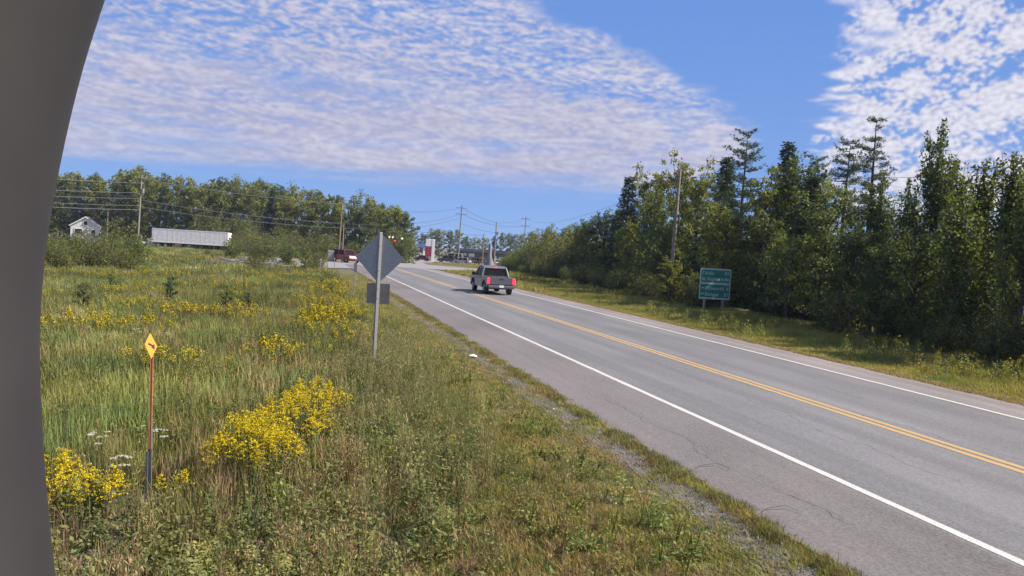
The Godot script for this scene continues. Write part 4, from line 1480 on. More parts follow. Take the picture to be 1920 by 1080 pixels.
	var db := lean * Basis(Vector3.UP, 1.2) * Basis.from_scale(Vector3.ONE * 0.95) * Basis(Vector3.RIGHT, -0.12)
	var dpn := part("diamond_panel", dm.mesh(), mats.marker_yellow, m, lean * Vector3(0.0, top + 0.14, 0.03), db)
	var aw := Geo.new()
	aw.box(Vector3(-0.01, 0.02, 0.006), Vector3(0.075, 0.022, 0.002), 0.0, Color.WHITE, Basis(Vector3.BACK, -0.45))
	aw.tri(Vector3(0.052, -0.045, 0.0072), Vector3(0.05, 0.028, 0.0072), Vector3(0.0, -0.012, 0.0072))
	part("arrow", aw.mesh(), mats.marker_black, dpn)


func channel(g: Geo, y0: float, y1: float, w: float, d: float) -> void:
	# shallow steel channel, open to the front
	g.box(Vector3(0, (y0 + y1) / 2, -d / 2), Vector3(w, y1 - y0, 0.004), 0.0)
	for s in [-1.0, 1.0]:
		g.box(Vector3(s * w / 2, (y0 + y1) / 2, 0), Vector3(0.004, y1 - y0, d), 0.0, Color.WHITE, Basis(Vector3.UP, s * 0.35))


# ---------------------------------------------------------------- pickup
func build_truck() -> void:
	var turn := atan2(-DIR.x, -DIR.z)
	var o := thing("pickup_truck", "grey crew-cab pickup driving away with red brake lights lit", "pickup truck", rd(52.3, 12.28, 0.0), turn)
	o.scale = Vector3.ONE * 0.94
	var body: Material = mats.truck_grey
	var hw := 0.98
	var r := 0.41
	# side panels from bumper to hood with wheel openings; front is -z
	var poly := PackedVector2Array([Vector2(2.82, 0.62), Vector2(2.86, 1.18), Vector2(1.05, 1.2), Vector2(-1.35, 1.2), Vector2(-2.55, 1.14), Vector2(-2.78, 1.0), Vector2(-2.8, 0.5)])
	for zc in [-1.85, 1.82]:
		for k in 9:
			var a := PI - PI * k / 8.0
			poly.append(Vector2(zc + cos(a) * 0.53, maxf(0.45, 0.42 + sin(a) * 0.52)))
	poly.append(Vector2(2.5, 0.5))
	for s in [-1.0, 1.0]:
		var g := Geo.new()
		g.prism(poly, minf(s * hw, s * (hw - 0.12)), maxf(s * hw, s * (hw - 0.12)))
		part("side_panel", g.mesh(), body, o)
		var ar := Geo.new()
		for zc in [-1.85, 1.82]:
			var pts := []
			var rs := []
			for k in 11:
				var a := PI * k / 10.0
				pts.append(Vector3(s * (hw + 0.005), 0.42 + sin(a) * 0.53, zc + cos(a) * 0.54))
				rs.append(0.03)
			ar.tube(pts, rs, 6)
		part("wheel_arch", ar.mesh(), mats.black_plastic, o)
	var fl := Geo.new()
	fl.box(Vector3(0, 0.72, 1.86), Vector3(1.74, 0.08, 1.86), 0.0)
	fl.box(Vector3(0, 0.55, -0.4), Vector3(1.74, 0.2, 4.4), 0.0)
	part("bed_floor", fl.mesh(), mats.black_plastic, o)
	var hd := Geo.new()
	hd.prism(PackedVector2Array([Vector2(-1.3, 0.6), Vector2(-1.3, 1.24), Vector2(-2.5, 1.17), Vector2(-2.76, 1.02), Vector2(-2.78, 0.6)]), -hw + 0.12, hw - 0.12)
	part("hood", hd.mesh(), body, o)
	# cab
	var cb := Geo.new()
	cb.box(Vector3(0, 0.9, -0.22), Vector3(1.74, 0.62, 2.3), 0.02)
	part("cab_floor", cb.mesh(), body, o)
	var f0 := -1.35
	var b0 := 0.95
	var f1 := -0.75
	var b1 := 0.72
	var x0 := hw - 0.03
	var x1 := hw - 0.2
	var tp := 1.80
	var c := [Vector3(-x0, 1.2, f0), Vector3(x0, 1.2, f0), Vector3(x0, 1.2, b0), Vector3(-x0, 1.2, b0), Vector3(-x1, tp, f1), Vector3(x1, tp, f1), Vector3(x1, tp, b1), Vector3(-x1, tp, b1)]
	var glass := [["windshield", [1, 0, 4, 5]], ["rear_window", [3, 2, 6, 7]], ["side_window", [2, 1, 5, 6]], ["side_window", [0, 3, 7, 4]]]
	for w in glass:
		var gg := Geo.new()
		var q: Array = w[1]
		gg.quad(c[q[0]], c[q[1]], c[q[2]], c[q[3]])
		part(w[0], gg.mesh(), mats.glass, o)
	# painted surrounds: pillars, sills, rear frame
	for s in [-1.0, 1.0]:
		for q in [[c[1], c[5], 0.055], [c[2], c[6], 0.10], [(c[1] * 0.45 + c[2] * 0.55), (c[5] * 0.4 + c[6] * 0.6), 0.05]]:
			var pl := Geo.new()
			pl.tube([q[0] * Vector3(s, 1, 1) + Vector3(0, -0.03, 0), q[1] * Vector3(s, 1, 1) + Vector3(0, 0.03, 0)], [q[2], q[2] * 0.85], 8)
			part("pillar", pl.mesh(), body, o)
	var rf := Geo.new()
	rf.prism(PackedVector2Array([Vector2(0.8, 1.76), Vector2(0.74, 1.87), Vector2(0.3, 1.915), Vector2(-0.5, 1.905), Vector2(-0.8, 1.83), Vector2(-0.84, 1.77)]), -x1 - 0.03, x1 + 0.03)
	var roof := part("roof", rf.mesh(), body, o)
	var sl := Geo.new()
	sl.box(Vector3(0, 1.8, 0.8), Vector3(0.3, 0.05, 0.04), 0.008)
	part("brake_light", sl.mesh(), mats.red_glow, roof)
	var fr := Geo.new()
	fr.box(Vector3(0, 1.17, 0.96), Vector3(1.9, 0.12, 0.05), 0.015)
	part("rear_cab_sill", fr.mesh(), body, o)
	# tailgate and bumper
	var tg := Geo.new()
	tg.box(Vector3(0, 0.95, 2.83), Vector3(1.56, 0.5, 0.1), 0.025)
	var gate := part("tailgate", tg.mesh(), body, o)
	var hn := Geo.new()
	hn.box(Vector3(0, 1.08, 2.885), Vector3(0.26, 0.08, 0.02), 0.006)
	part("handle", hn.mesh(), mats.black_plastic, gate)
	var bp := Geo.new()
	bp.box(Vector3(0, 0.56, 2.92), Vector3(1.86, 0.2, 0.2), 0.04)
	var bumper := part("rear_bumper", bp.mesh(), body, o)
	var pt := Geo.new()
	pt.box(Vector3(0, 0.6, 3.025), Vector3(0.31, 0.15, 0.01), 0.0)
	part("licence_plate", pt.mesh(), mats.sign_white, bumper)
	for s in [-1.0, 1.0]:
		var tl := Geo.new()
		tl.box(Vector3(s * (hw - 0.09), 0.95, 2.83), Vector3(0.18, 0.44, 0.14), 0.03)
		var lamp := part("taillight", tl.mesh(), mats.red_glow, o)
		for y in [0.86, 1.04]:
			var dk := Geo.new()
			dk.box(Vector3(s * (hw - 0.09), y, 2.903), Vector3(0.07, 0.06, 0.012), 0.0)
			part("inner_lens", dk.mesh(), mats.sign_dark_red, lamp)
		var hl := Geo.new()
		hl.box(Vector3(s * (hw - 0.2), 0.92, -2.78), Vector3(0.3, 0.22, 0.08), 0.02)
		part("headlight", hl.mesh(), mats.chrome, o)
		var mr := Geo.new()
		mr.box(Vector3(s * (hw + 0.17), 1.3, -1.0), Vector3(0.2, 0.24, 0.12), 0.03)
		mr.tube([Vector3(s * (hw - 0.05), 1.22, -0.98), Vector3(s * (hw + 0.15), 1.25, -1.0)], [0.03, 0.03], 6)
		part("door_mirror", mr.mesh(), mats.black_plastic, o)
		for z in [-0.7, 0.45]:
			var dh := Geo.new()
			dh.box(Vector3(s * (hw + 0.012), 1.06, z), Vector3(0.03, 0.04, 0.22), 0.008)
			part("door_handle", dh.mesh(), mats.black_plastic, o)
		for z in [-1.3, -0.16, 0.98]:
			var sm := Geo.new()
			sm.box(Vector3(s * (hw + 0.0015), 0.86, z), Vector3(0.006, 0.66, 0.014), 0.0)
			part("door_seam", sm.mesh(), mats.black_plastic, o)
		wheel(o, Vector3(s * (hw - 0.15), r, -1.85), r, 0.28)
		wheel(o, Vector3(s * (hw - 0.15), r, 1.82), r, 0.28)
	var fb := Geo.new()
	fb.box(Vector3(0, 0.58, -2.85), Vector3(1.9, 0.28, 0.16), 0.04)
	part("front_bumper", fb.mesh(), mats.chrome, o)
	var ax := Geo.new()
	ax.tube([Vector3(-0.8, r, 1.82), Vector3(0.8, r, 1.82)], [0.06, 0.06], 8)
	ax.tube([Vector3(-0.12, r, 1.82), Vector3(0.12, r, 1.82)], [0.15, 0.15], 10)
	part("rear_axle", ax.mesh(), mats.black_plastic, o)


# ---------------------------------------------------------------- the arm that carries the camera, at the left edge
func build_mount() -> void:
	# a gooseneck: rises from the ground, bows outwards to the left and comes back over the camera
	var pts := [Vector3(-0.413, 3.144, -0.636), Vector3(-0.453, 3.005, -0.63), Vector3(-0.472, 2.921, -0.626), Vector3(-0.486, 2.825, -0.622), Vector3(-0.491, 2.734, -0.618), Vector3(-0.486, 2.651, -0.614), Vector3(-0.474, 2.553, -0.61), Vector3(-0.459, 2.459, -0.605)]
	var o := thing("camera_arm", "smooth dark grey curved camera arm along the left picture edge", "camera mount", Vector3(pts[-1].x - 0.05, -0.5, pts[-1].z))
	var last: Vector3 = pts[-1]
	pts.append(last + Vector3(0.02, -0.35, 0.02))
	pts.append(last + Vector3(0.0, -0.9, 0.04))
	pts.append(Vector3(last.x - 0.05, -0.2, last.z + 0.04))
	pts.append(Vector3(last.x - 0.05, -0.7, last.z + 0.04))
	var curve := Curve3D.new()
	for k in pts.size():
		var slope: Vector3 = (pts[mini(k + 1, pts.size() - 1)] - pts[maxi(k - 1, 0)]) / 6.0
		curve.add_point(pts[k] - o.position, -slope, slope)
	var fine := []
	var fr := []
	var total := curve.get_baked_length()
	for k in 161:
		fine.append(curve.sample_baked(total * k / 160.0, true))
		fr.append(0.11)
	var g := Geo.new()
	g.tube(fine, fr, 40)
	part("arm", g.mesh(), mats.mount_shade_paint, o)
	var cap := Geo.new()
	cap.tube([Vector3(0, 0.22, 0.04), Vector3(0, 0.3, 0.04), Vector3(0, 0.34, 0.04)], [0.2, 0.2, 0.13], 24)
	part("base_collar", cap.mesh(), mats.mount_shade_paint, o)


func build_litter() -> void:
	for q in [["crumpled white paper lying on the verge beside the gravel", 20.6, 4.45, 0.13], ["tiny white scrap on the gravel near the pavement edge", 13.8, 4.55, 0.03], ["tiny pale scrap in the verge grass", 13.9, 3.3, 0.035]]:
		var g := Geo.new()
		var r: float = q[3]
		var ring := []
		for k in 9:
			var a := TAU * k / 9.0
			ring.append(Vector3(cos(a) * r * rnd(0.7, 1.2), r * rnd(0.05, 0.45), sin(a) * r * rnd(0.5, 0.9)))
		var top := Vector3(0, r * 0.62, 0)
		for k in 9:
			g.tri(top, ring[(k + 1) % 9], ring[k])
			g.tri(Vector3(0, 0.0, 0), ring[k], ring[(k + 1) % 9])
		var o := part(numbered("litter"), g.mesh(), mats.litter_white, self, on_ground(q[1], q[2], -0.02))
		tag(o, q[0], "litter", "litter on the verge")


# ---------------------------------------------------------------- meadow, verges and flowers
func grass_clump(blades: int, h: float, spread: float, wd: float, lean: float) -> ArrayMesh:
	var g := Geo.new()
	for i in blades:
		var p := Vector3(rnd(-1, 1), 0, rnd(-1, 1)) * spread
		p.y = -0.02
		var a := rnd(0, TAU)
		var l := Vector3(cos(a), 0, sin(a)) * rnd(0.1, 1.0) * lean
		var k := rnd(0.75, 1.25)
		g.blade(p, l, h * rnd(0.55, 1.1), wd * rnd(0.7, 1.3), Color(k, k, k), Color(k * 1.15, k * 1.1, k))
	return g.mesh()


# seed-headed stalks
func stalk_clump(stalks: int, h: float, spread: float) -> ArrayMesh:
	var g := Geo.new()
	for i in stalks:
		var p := Vector3(rnd(-1, 1), 0, rnd(-1, 1)) * spread
		var hh := h * rnd(0.6, 1.1)
		var tip := p + Vector3(rnd(-0.15, 0.15), 1, rnd(-0.15, 0.15)) * hh
		g.tube([p, tip], [0.004, 0.002], 3, Color(0.9, 0.85, 0.8), false)
		for k in 9:
			var c := rnd(0.7, 1.3)
			g.leaf(p.lerp(tip, rnd(0.6, 1.0)) + ball() * 0.03, (ball() + Vector3.UP).normalized(), ball().normalized(), rnd(0.03, 0.07), 0.014, Color(c, c * 0.95, c * 0.9))
		for k in 4:
			g.leaf(p.lerp(tip, rnd(0.15, 0.6)), (ball() + Vector3(0, 0.4, 0)).normalized(), ball().normalized(), rnd(0.05, 0.10), 0.018, Color(0.9, 0.95, 0.8))
	return g.mesh()


# low broad-leaved weeds
func weed_clump(leaves: int, h: float, spread: float, size: float) -> ArrayMesh:
	var g := Geo.new()
	for i in leaves:
		var o := ball()
		var p := Vector3(o.x * spread, absf(o.y) * h, o.z * spread)
		var nn := (ball() + Vector3.UP * 1.1).normalized()
		var al := nn.cross(ball()).normalized()
		var k := rnd(0.7, 1.3)
		g.leaf(p, al, al.cross(nn).normalized() * -1.0, size * rnd(0.6, 1.3), size * 0.5, Color(k, k, k))
	for i in 5:
		var a := rnd(0, TAU)
		g.tube([Vector3.ZERO, Vector3(cos(a) * spread * 0.5, h * rnd(0.5, 0.9), sin(a) * spread * 0.5)], [0.005, 0.003], 3, Color(0.8, 0.75, 0.6), false)
	return g.mesh()


# one-sided arching goldenrod plume
func plume_mesh(branches: int, florets: int, size: float, depth := 1.0) -> ArrayMesh:
	var g := Geo.new()
	for i in branches:
		var t := i / float(branches)
		var a := i * 2.4 + rnd(-0.3, 0.3)
		var p0 := Vector3(0, 0.17 * t, 0)
		var ln := 0.13 * (1.1 - t)
		g.tube([Vector3(0, -0.05, 0), p0, p0 + Vector3(cos(a) * 0.5, 0.125, sin(a) * 0.5) * ln, p0 + Vector3(cos(a), 0.05, sin(a)) * ln], [0.003, 0.003, 0.002, 0.002], 3, Color(0.3, 0.26, 0.03), false)
		for j in florets:
			var q := rnd(0.1, 1.0)
			var p := p0 + Vector3(cos(a) * q, 0.45 * q - 0.4 * q * q, sin(a) * q) * ln + ball() * 0.012
			var k := rnd(0.7, 1.25) * depth
			var nn := (ball() + Vector3.UP * 0.6).normalized()
			var al := nn.cross(ball()).normalized()
			g.leaf(p, al, al.cross(nn).normalized() * -1.0, size * rnd(0.7, 1.3), size * 0.8, Color(0.58 * k, 0.455 * k, 0.015))
	return g.mesh()


func goldenrod(label: String, at: Vector3, rx: float, rz: float, h: float, stems: int, plumes: Array, big := 1.0) -> void:
	var o := thing("goldenrod", label, "goldenrod", at, 0.0, "goldenrod plants")
	var sg := Geo.new()
	var lg := Geo.new()
	for i in stems:
		var a := i * 2.399
		var q := sqrt((i + 0.5) / stems)
		var b := Vector3(cos(a) * rx * q, 0, sin(a) * rz * q)
		var hh := h * (1.0 - 0.38 * q * q) * rnd(0.82, 1.1)
		var tip := b * 1.25 + Vector3(rnd(-0.08, 0.08), hh, rnd(-0.08, 0.08))
		sg.tube([b * 0.75 - Vector3(0, 0.05, 0), b.lerp(tip, 0.5) , tip], [0.006 * big, 0.005 * big, 0.003 * big], 4, Color(0.13, 0.11, 0.05), false)
		for k in 16:
			var t := rnd(0.15, 0.95)
			var d := (ball() * Vector3(1, 0.4, 1) + Vector3(0, 0.25, 0)).normalized()
			var c := rnd(0.75, 1.3)
			lg.leaf(b.lerp(tip, t), d, d.cross(Vector3.UP).normalized(), rnd(0.06, 0.11) * big, 0.018 * big, Color(0.095 * c, 0.125 * c, 0.032 * c))
		var m := 2 if rng.randf() < 0.75 else 1
		for k in m:
			part("flower_plume", plumes[rng.randi() % plumes.size()], mats.petal, o, tip + Vector3(rnd(-0.05, 0.05), -0.06 - 0.08 * k, rnd(-0.05, 0.05)) * big, Basis(Vector3.UP, rnd(0, TAU)) * Basis(Vector3.RIGHT, rnd(-0.5, 0.5)) * Basis.from_scale(Vector3.ONE * rnd(0.8, 1.25) * big))
	part("stems", sg.mesh(), mats.grass, o)
	part("foliage", lg.mesh(), mats.leaf, o)


func up_turn(sc: Vector3, tilt := 0.12) -> Basis:
	return Basis(Vector3(rnd(-1, 1), 0, rnd(-1, 1)).normalized(), rnd(0, tilt)) * Basis(Vector3.UP, rnd(0, TAU)) * Basis.from_scale(sc)


func build_plants() -> void:
	var tall := []
	for k in 3:
		tall.append(grass_clump(20, 0.58, 0.13, [0.011, 0.017, 0.014][k], 0.5))
	var broadgrass := []
	for k in 2:
		broadgrass.append(grass_clump(30, 0.55, 0.34, 0.022, 0.5))
	var leafy_stalk := [weed_clump(80, 0.5, 0.15, 0.055), weed_clump(70, 0.6, 0.17, 0.065)]
	var fargrass := grass_clump(40, 0.5, 0.8, 0.06, 0.5)
	var short := []
	for k in 3:
		short.append(grass_clump(26, 0.13, 0.10, 0.007, 0.9))
	var stalks := [stalk_clump(9, 0.7, 0.16), stalk_clump(9, 0.55, 0.2)]
	var weeds := [weed_clump(46, 0.22, 0.16, 0.055), weed_clump(40, 0.32, 0.14, 0.045)]
	var tone := FastNoiseLite.new()
	tone.seed = 77
	tone.frequency = 0.22
	tone.fractal_octaves = 3
	var lists := {}
	var put := func(key: String, k: int, t: Transform3D, c: Color):
		var id := "%s:%d" % [key, k]
		if not lists.has(id):
			lists[id] = [[], []]
		lists[id][0].append(t)
		lists[id][1].append(Color(c.r * 1.18, c.g * 1.18, c.b * 1.18))
	var green := Color(0.125, 0.168, 0.06)
	var olive := Color(0.195, 0.2, 0.07)
	var straw := Color(0.34, 0.28, 0.15)
	var brown := Color(0.235, 0.155, 0.11)
	# tall meadow, thinning in number and growing in clump size with distance
	for band in [[3.0, 17.0, 19.0, "tall"], [17.0, 34.0, 13.0, "broadgrass"], [34.0, 62.0, 5.0, "broadgrass"], [62.0, 100.0, 1.4, "fargrass"], [100.0, 165.0, 0.9, "fargrass"]]:
		var s0: float = band[0]
		var s1: float = band[1]
		var wide := 6.0 + s1 * 0.62
		var total := int((s1 - s0) * (wide + 3.0) * band[2])
		for i in total:
			var s := rnd(s0, s1)
			var n := rnd(-wide, 3.4)
			if n > 2.2 + 1.0 * patchy.get_noise_2d(s * 2.0, 5.0) and rng.randf() < 0.85:
				continue
			if Vector2(s - 10.07, n + 1.63).length() < 0.5 or (absf(n + 1.63 + (10.0 - s) * 0.18) < 0.3 and s < 10.0 and s > 7.5):
				if rng.randf() < 0.9:
					put.call("short", i % 3, Transform3D(up_turn(Vector3(1.2, rnd(0.6, 1.4), 1.2)), on_ground(s, n)), [green, brown, straw][i % 3] * rnd(0.6, 1.0))
				continue
			if s > 80.0 and n > -11.0 and s < 120.0:
				continue
			if s > 118.0 and n > -4.0:
				continue
			var v := tone.get_noise_2d(s, n)
			var dry := patchy.get_noise_2d(s * 0.8 + 50.0, n * 0.8)
			var near := smoothstep(12.0, 7.5, s - 0.5 * n)
			var c := green.lerp(olive, clampf(0.5 + v * 1.6, 0, 1))
			if rng.randf() < 0.06 + clampf(dry, 0.0, 0.5) + 0.25 * near:
				c = straw.lerp(brown, clampf(0.45 + v + 0.5 * near, 0, 1))
			c = c * (rnd(0.65, 1.3) * (1.0 + 0.7 * patchy.get_noise_2d(s * 0.55 + 200.0, n * 0.9)))
			var hs := rnd(0.75, 1.2) * (1.0 - 0.5 * near) * (0.7 if n > 1.0 else 1.0)
			put.call(band[3], i % 3 if band[3] == "tall" else i % 2, Transform3D(up_turn(Vector3(1, hs, 1)), on_ground(s, n)), c)
	# seed stalks and dead forbs through the meadow, thickest near the camera and along its edge
	for i in 5200:
		var s := 3.5 + 42.0 * pow(rng.randf(), 1.7)
		var n := rnd(-8.0 - s * 0.45, 3.6)
		var edge := smoothstep(-1.5, 1.5, n) + smoothstep(11.0, 7.0, s)
		if rng.randf() > 0.2 + 0.35 * edge:
			continue
		if n > 3.0 and rng.randf() < 0.6:
			continue
		var c := brown.lerp(straw, rng.randf()) * rnd(0.7, 1.1) if rng.randf() < 0.45 + 0.3 * edge else olive * rnd(0.8, 1.3)
		put.call("stalks", i % 2, Transform3D(up_turn(Vector3.ONE * rnd(0.5, 1.05) * (0.55 if n > 0.8 else 1.0)), on_ground(s, n)), c * 1.15)
	# weeds
	for i in 6500:
		var s := 3.0 + 45.0 * pow(rng.randf(), 1.6)
		var n := rnd(-7.0 - s * 0.4, 4.0)
		var v := patchy.get_noise_2d(s * 1.6 + 20.0, n * 1.6)
		if v < -0.05 + 0.3 * rng.randf() - 0.15 * smoothstep(9.0, 6.5, s):
			continue
		var c := Color(0.12, 0.18, 0.045).lerp(Color(0.22, 0.22, 0.06), rng.randf()) * rnd(0.7, 1.2)
		put.call("weeds", i % 2, Transform3D(up_turn(Vector3.ONE * rnd(0.6, 1.3)), on_ground(s, n)), c)
	# leafy stalks and coarse blades that break up the meadow
	for i in 8200:
		var s := 5.0 + 75.0 * pow(rng.randf(), 1.35)
		var n := rnd(-8.0 - s * 0.6, 2.6)
		var v := patchy.get_noise_2d(s * 1.1 + 300.0, n * 1.1)
		if v < 0.32 * rng.randf() - 0.06 or Vector2(s - 10.07, n + 1.63).length() < 0.45:
			continue
		var c := Color(0.085, 0.12, 0.045).lerp(Color(0.19, 0.20, 0.07), rng.randf())
		put.call("leafystalk", i % 2, Transform3D(up_turn(Vector3.ONE * rnd(0.6, 1.15) * (1.0 + s * 0.008)), on_ground(s, n)), c * rnd(0.7, 1.2))
	# a bed of low leafy shrubs nearest the camera
	for i in 900:
		var s := rnd(5.6, 8.6)
		var n := rnd(-1.6, 1.2) + (s - 7.0) * 0.1
		if patchy.get_noise_2d(s * 2.0 + 9.0, n * 2.0) < -0.1:
			continue
		put.call("leafbed", i % 2, Transform3D(up_turn(Vector3(1, 0.6, 1) * rnd(0.5, 0.85)), on_ground(s, n)), Color(0.20, 0.23, 0.08).lerp(Color(0.36, 0.32, 0.12), rng.randf()) * rnd(0.7, 1.2))
	# green tufts on the slope between meadow and road
	for i in 1500:
		var s := 5.0 + 24.0 * pow(rng.randf(), 1.2)
		var n := rnd(0.4, 3.9)
		var v := patchy.get_noise_2d(s * 2.6 + 40.0, n * 3.0)
		if v < 0.16:
			continue
		put.call("leafystalk" if i % 3 == 0 else "weeds", i % 2, Transform3D(up_turn(Vector3(1, 0.75, 1) * rnd(0.5, 1.0)), on_ground(s, n)), Color(0.115, 0.2, 0.05).lerp(Color(0.2, 0.24, 0.07), rng.randf()) * rnd(0.75, 1.2))
	# short verge grass on the left, with bare gravel let through
	for i in 32000:
		var s := 3.0 + 70.0 * pow(rng.randf(), 1.8)
		var n := rnd(1.2, 5.05)
		var bare := smoothstep(4.25, 4.5, n + 0.45 * bumps.get_noise_2d(s * 0.7, 90.0)) * smoothstep(4.95, 4.8, n)
		if rng.randf() < bare * (0.55 + 0.6 * bumps.get_noise_2d(s * 1.7, n * 3.0)):
			continue
		var v := tone.get_noise_2d(s * 1.3, n * 1.3)
		var c := Color(0.26, 0.255, 0.066).lerp(Color(0.35, 0.265, 0.11), clampf(0.45 + v * 1.8, 0, 1))
		if rng.randf() < 0.22:
			c = brown.lerp(straw, rng.randf())
		elif rng.randf() < 0.3:
			c = green
		var hs := rnd(0.5, 1.3) * (0.6 if n > 3.6 and n < 4.75 else 1.0)
		put.call("short", i % 3, Transform3D(up_turn(Vector3(1.1, hs, 1.1)), on_ground(s, n)), c * rnd(0.75, 1.2))
	# ridge of weeds hugging the pavement edge
	for i in 2600:
		var s := 3.0 + 60.0 * pow(rng.randf(), 1.5)
		var n := 4.98 + rnd(-0.2, 0.16) + 0.12 * bumps.get_noise_2d(s * 1.2, 12.0)
		if patchy.get_noise_2d(s * 5.0, 33.0) < 0.02:
			continue
		put.call("short", i % 3, Transform3D(up_turn(Vector3(0.8, rnd(0.5, 1.1), 0.8), 0.5), on_ground(s, n) + Vector3(0, 0.02, 0)), [green, olive, brown][i % 3] * rnd(0.5, 1.0))
	# right verge
	for i in 30000:
		var s := 8.0 + 92.0 * pow(rng.randf(), 1.3)
		var n := rnd(16.05, 26.5)
		var v := tone.get_noise_2d(s, n)
		var c := Color(0.19, 0.22, 0.06).lerp(Color(0.31, 0.28, 0.08), clampf(0.5 + v * 1.8, 0, 1))
		if n < 17.4:
			c = c.lerp(Color(0.24, 0.15, 0.085), 0.7)
		elif rng.randf() < 0.15:
			c = straw
		var far_out := smoothstep(17.0, 20.5, n)
		put.call("rightgrass", i % 3, Transform3D(up_turn(Vector3(2.4, (0.7 + 2.6 * far_out) * rnd(0.6, 1.2), 2.4)), on_ground(s, n)), c * rnd(0.75, 1.2))
	# weeds and goldenrod standing in the right verge
	for i in 1500:
		var s := 10.0 + 88.0 * pow(rng.randf(), 1.2)
		var n := rnd(18.2, 24.6)
		if s > 37.0 and s < 45.5 and n > 21.5:
			continue
		if patchy.get_noise_2d(s * 0.9 + 700.0, n) < 0.25 - 0.5 * smoothstep(19.0, 23.5, n) * rng.randf() - 0.1:
			continue
		put.call("leafystalk", i % 2, Transform3D(up_turn(Vector3.ONE * rnd(0.7, 1.5)), on_ground(s, n)), Color(0.15, 0.19, 0.06).lerp(Color(0.32, 0.29, 0.09), rng.randf()) * rnd(0.7, 1.2))
	# airy grasses along the edge of the meadow
	for i in 420:
		var s := rnd(9.0, 26.0)
		var n := 2.0 + rng.randfn(0.0, 0.7)
		put.call("stalks", i % 2, Transform3D(up_turn(Vector3(0.9, 1.15, 0.9) * rnd(0.6, 1.0)), on_ground(s, n)), Color(0.2, 0.24, 0.1).lerp(Color(0.36, 0.31, 0.19), rng.randf()) * rnd(0.7, 1.1))
	# grass on the islands by the filling station
	for i in 9000:
		var s := rnd(118.0, 200.0)
		var n := rnd(19.0, 75.0)
		if i % 2 == 0:
			s = rnd(60.0, 97.0)
			n = rnd(17.0, 40.0)
		if s > 118.0 and n < 26.0 + (s - 118.0) * 0.06:
			continue
		put.call("fargrass", 0, Transform3D(up_turn(Vector3(1, rnd(0.5, 0.9), 1)), on_ground(s, n)), Color(0.21, 0.20, 0.06).lerp(straw, rng.randf() * 0.5) * rnd(0.8, 1.2))
	var info := {"tall": ["meadow_grass", "tall mixed green and straw meadow grass in the near field", "grass"], "broadgrass": ["field_grass", "olive and straw grass over the middle of the field", "grass"], "fargrass": ["distant_grass", "rough olive grass of the far field and islands", "grass"], "stalks": ["dead_stalks", "brown seed stalks and dead weeds among the grass", "weeds"], "weeds": ["low_weeds", "low broad-leaved weeds between the grasses", "weeds"], "leafystalk": ["leafy_weeds", "upright leafy weeds breaking up the meadow grass", "weeds"], "leafbed": ["leaf_bed", "bed of small green and yellow leaves at the bottom of the picture", "weeds"], "short": ["verge_grass", "short yellowish grass on the left verge along the road", "grass"], "rightgrass": ["roadside_grass", "yellow-green grass on the verge across the road", "grass"]}
	var shapes := {"tall": tall, "broadgrass": broadgrass, "fargrass": [fargrass, fargrass], "stalks": stalks, "weeds": weeds, "leafystalk": leafy_stalk, "leafbed": leafy_stalk, "short": short, "rightgrass": short}
	for id in lists:
		var bits: PackedStringArray = id.split(":")
		var inf: Array = info[bits[0]]
		var word: String = ["", ", second kind", ", third kind"][int(bits[1])]
		scatter(inf[0], inf[1] + word, inf[2], shapes[bits[0]][int(bits[1])], mats.grass, lists[id][0], lists[id][1])
	# loose stones on the gravel strip
	var st := Geo.new()
	var corner := []
	for v in [Vector3(1, 0, 0), Vector3(-1, 0, 0), Vector3(0, 0.7, 0), Vector3(0, -0.7, 0), Vector3(0, 0, 1), Vector3(0, 0, -1)]:
		corner.append(v * rnd(0.8, 1.2))
	for f in [[0, 2, 5], [0, 4, 2], [4, 1, 2], [1, 5, 2], [0, 5, 3], [4, 0, 3], [1, 4, 3], [5, 1, 3]]:
		st.tri(corner[f[0]], corner[f[2]], corner[f[1]])
	var sw := []
	var sc := []
	for i in 9000:
		var s := 3.0 + 40.0 * pow(rng.randf(), 1.8)
		var n := 4.55 + rng.randfn(0.0, 0.22)
		if n > 5.1:
			continue
		var r := rnd(0.004, 0.013) * (2.0 if rng.randf() < 0.04 else 1.0)
		sw.append(Transform3D(up_turn(Vector3.ONE * r, 3.0), on_ground(s, n) + Vector3(0, 0.014, 0)))
		var k := rnd(0.10, 0.34)
		sc.append(Color(k, k * 0.96, k * 0.93))
	scatter("gravel", "loose grey gravel stones along the pavement edge", "gravel", st.mesh(), mats.stone, sw, sc)
	# goldenrod: two big clumps in front, smaller ones over the field
	var plume := [plume_mesh(8, 20, 0.0145), plume_mesh(9, 19, 0.0145), plume_mesh(7, 21, 0.016)]
	var far_plume := [plume_mesh(6, 6, 0.038, 0.72), plume_mesh(6, 6, 0.042, 0.62)]
	goldenrod("big bright goldenrod clump nearest the verge, in front", on_ground(10.7, -0.5), 0.52, 0.5, 0.86, 50, plume)
	goldenrod("goldenrod clump touching the big one from behind", on_ground(12.1, -0.12), 0.5, 0.55, 0.92, 40, plume)
	goldenrod("goldenrod tuft at the right end behind the big clump", on_ground(13.6, 0.28), 0.42, 0.5, 0.85, 24, plume)
	goldenrod("goldenrod clump at the lower left beside the camera arm", on_ground(9.75, -2.6), 0.66, 0.4, 0.6, 40, plume)
	goldenrod("single small goldenrod stem in the verge weeds", on_ground(11.4, 2.15), 0.05, 0.05, 0.4, 2, plume)
	goldenrod("thin goldenrod just right of the yellow marker post", on_ground(9.9, -1.4), 0.16, 0.12, 0.4, 3, plume)
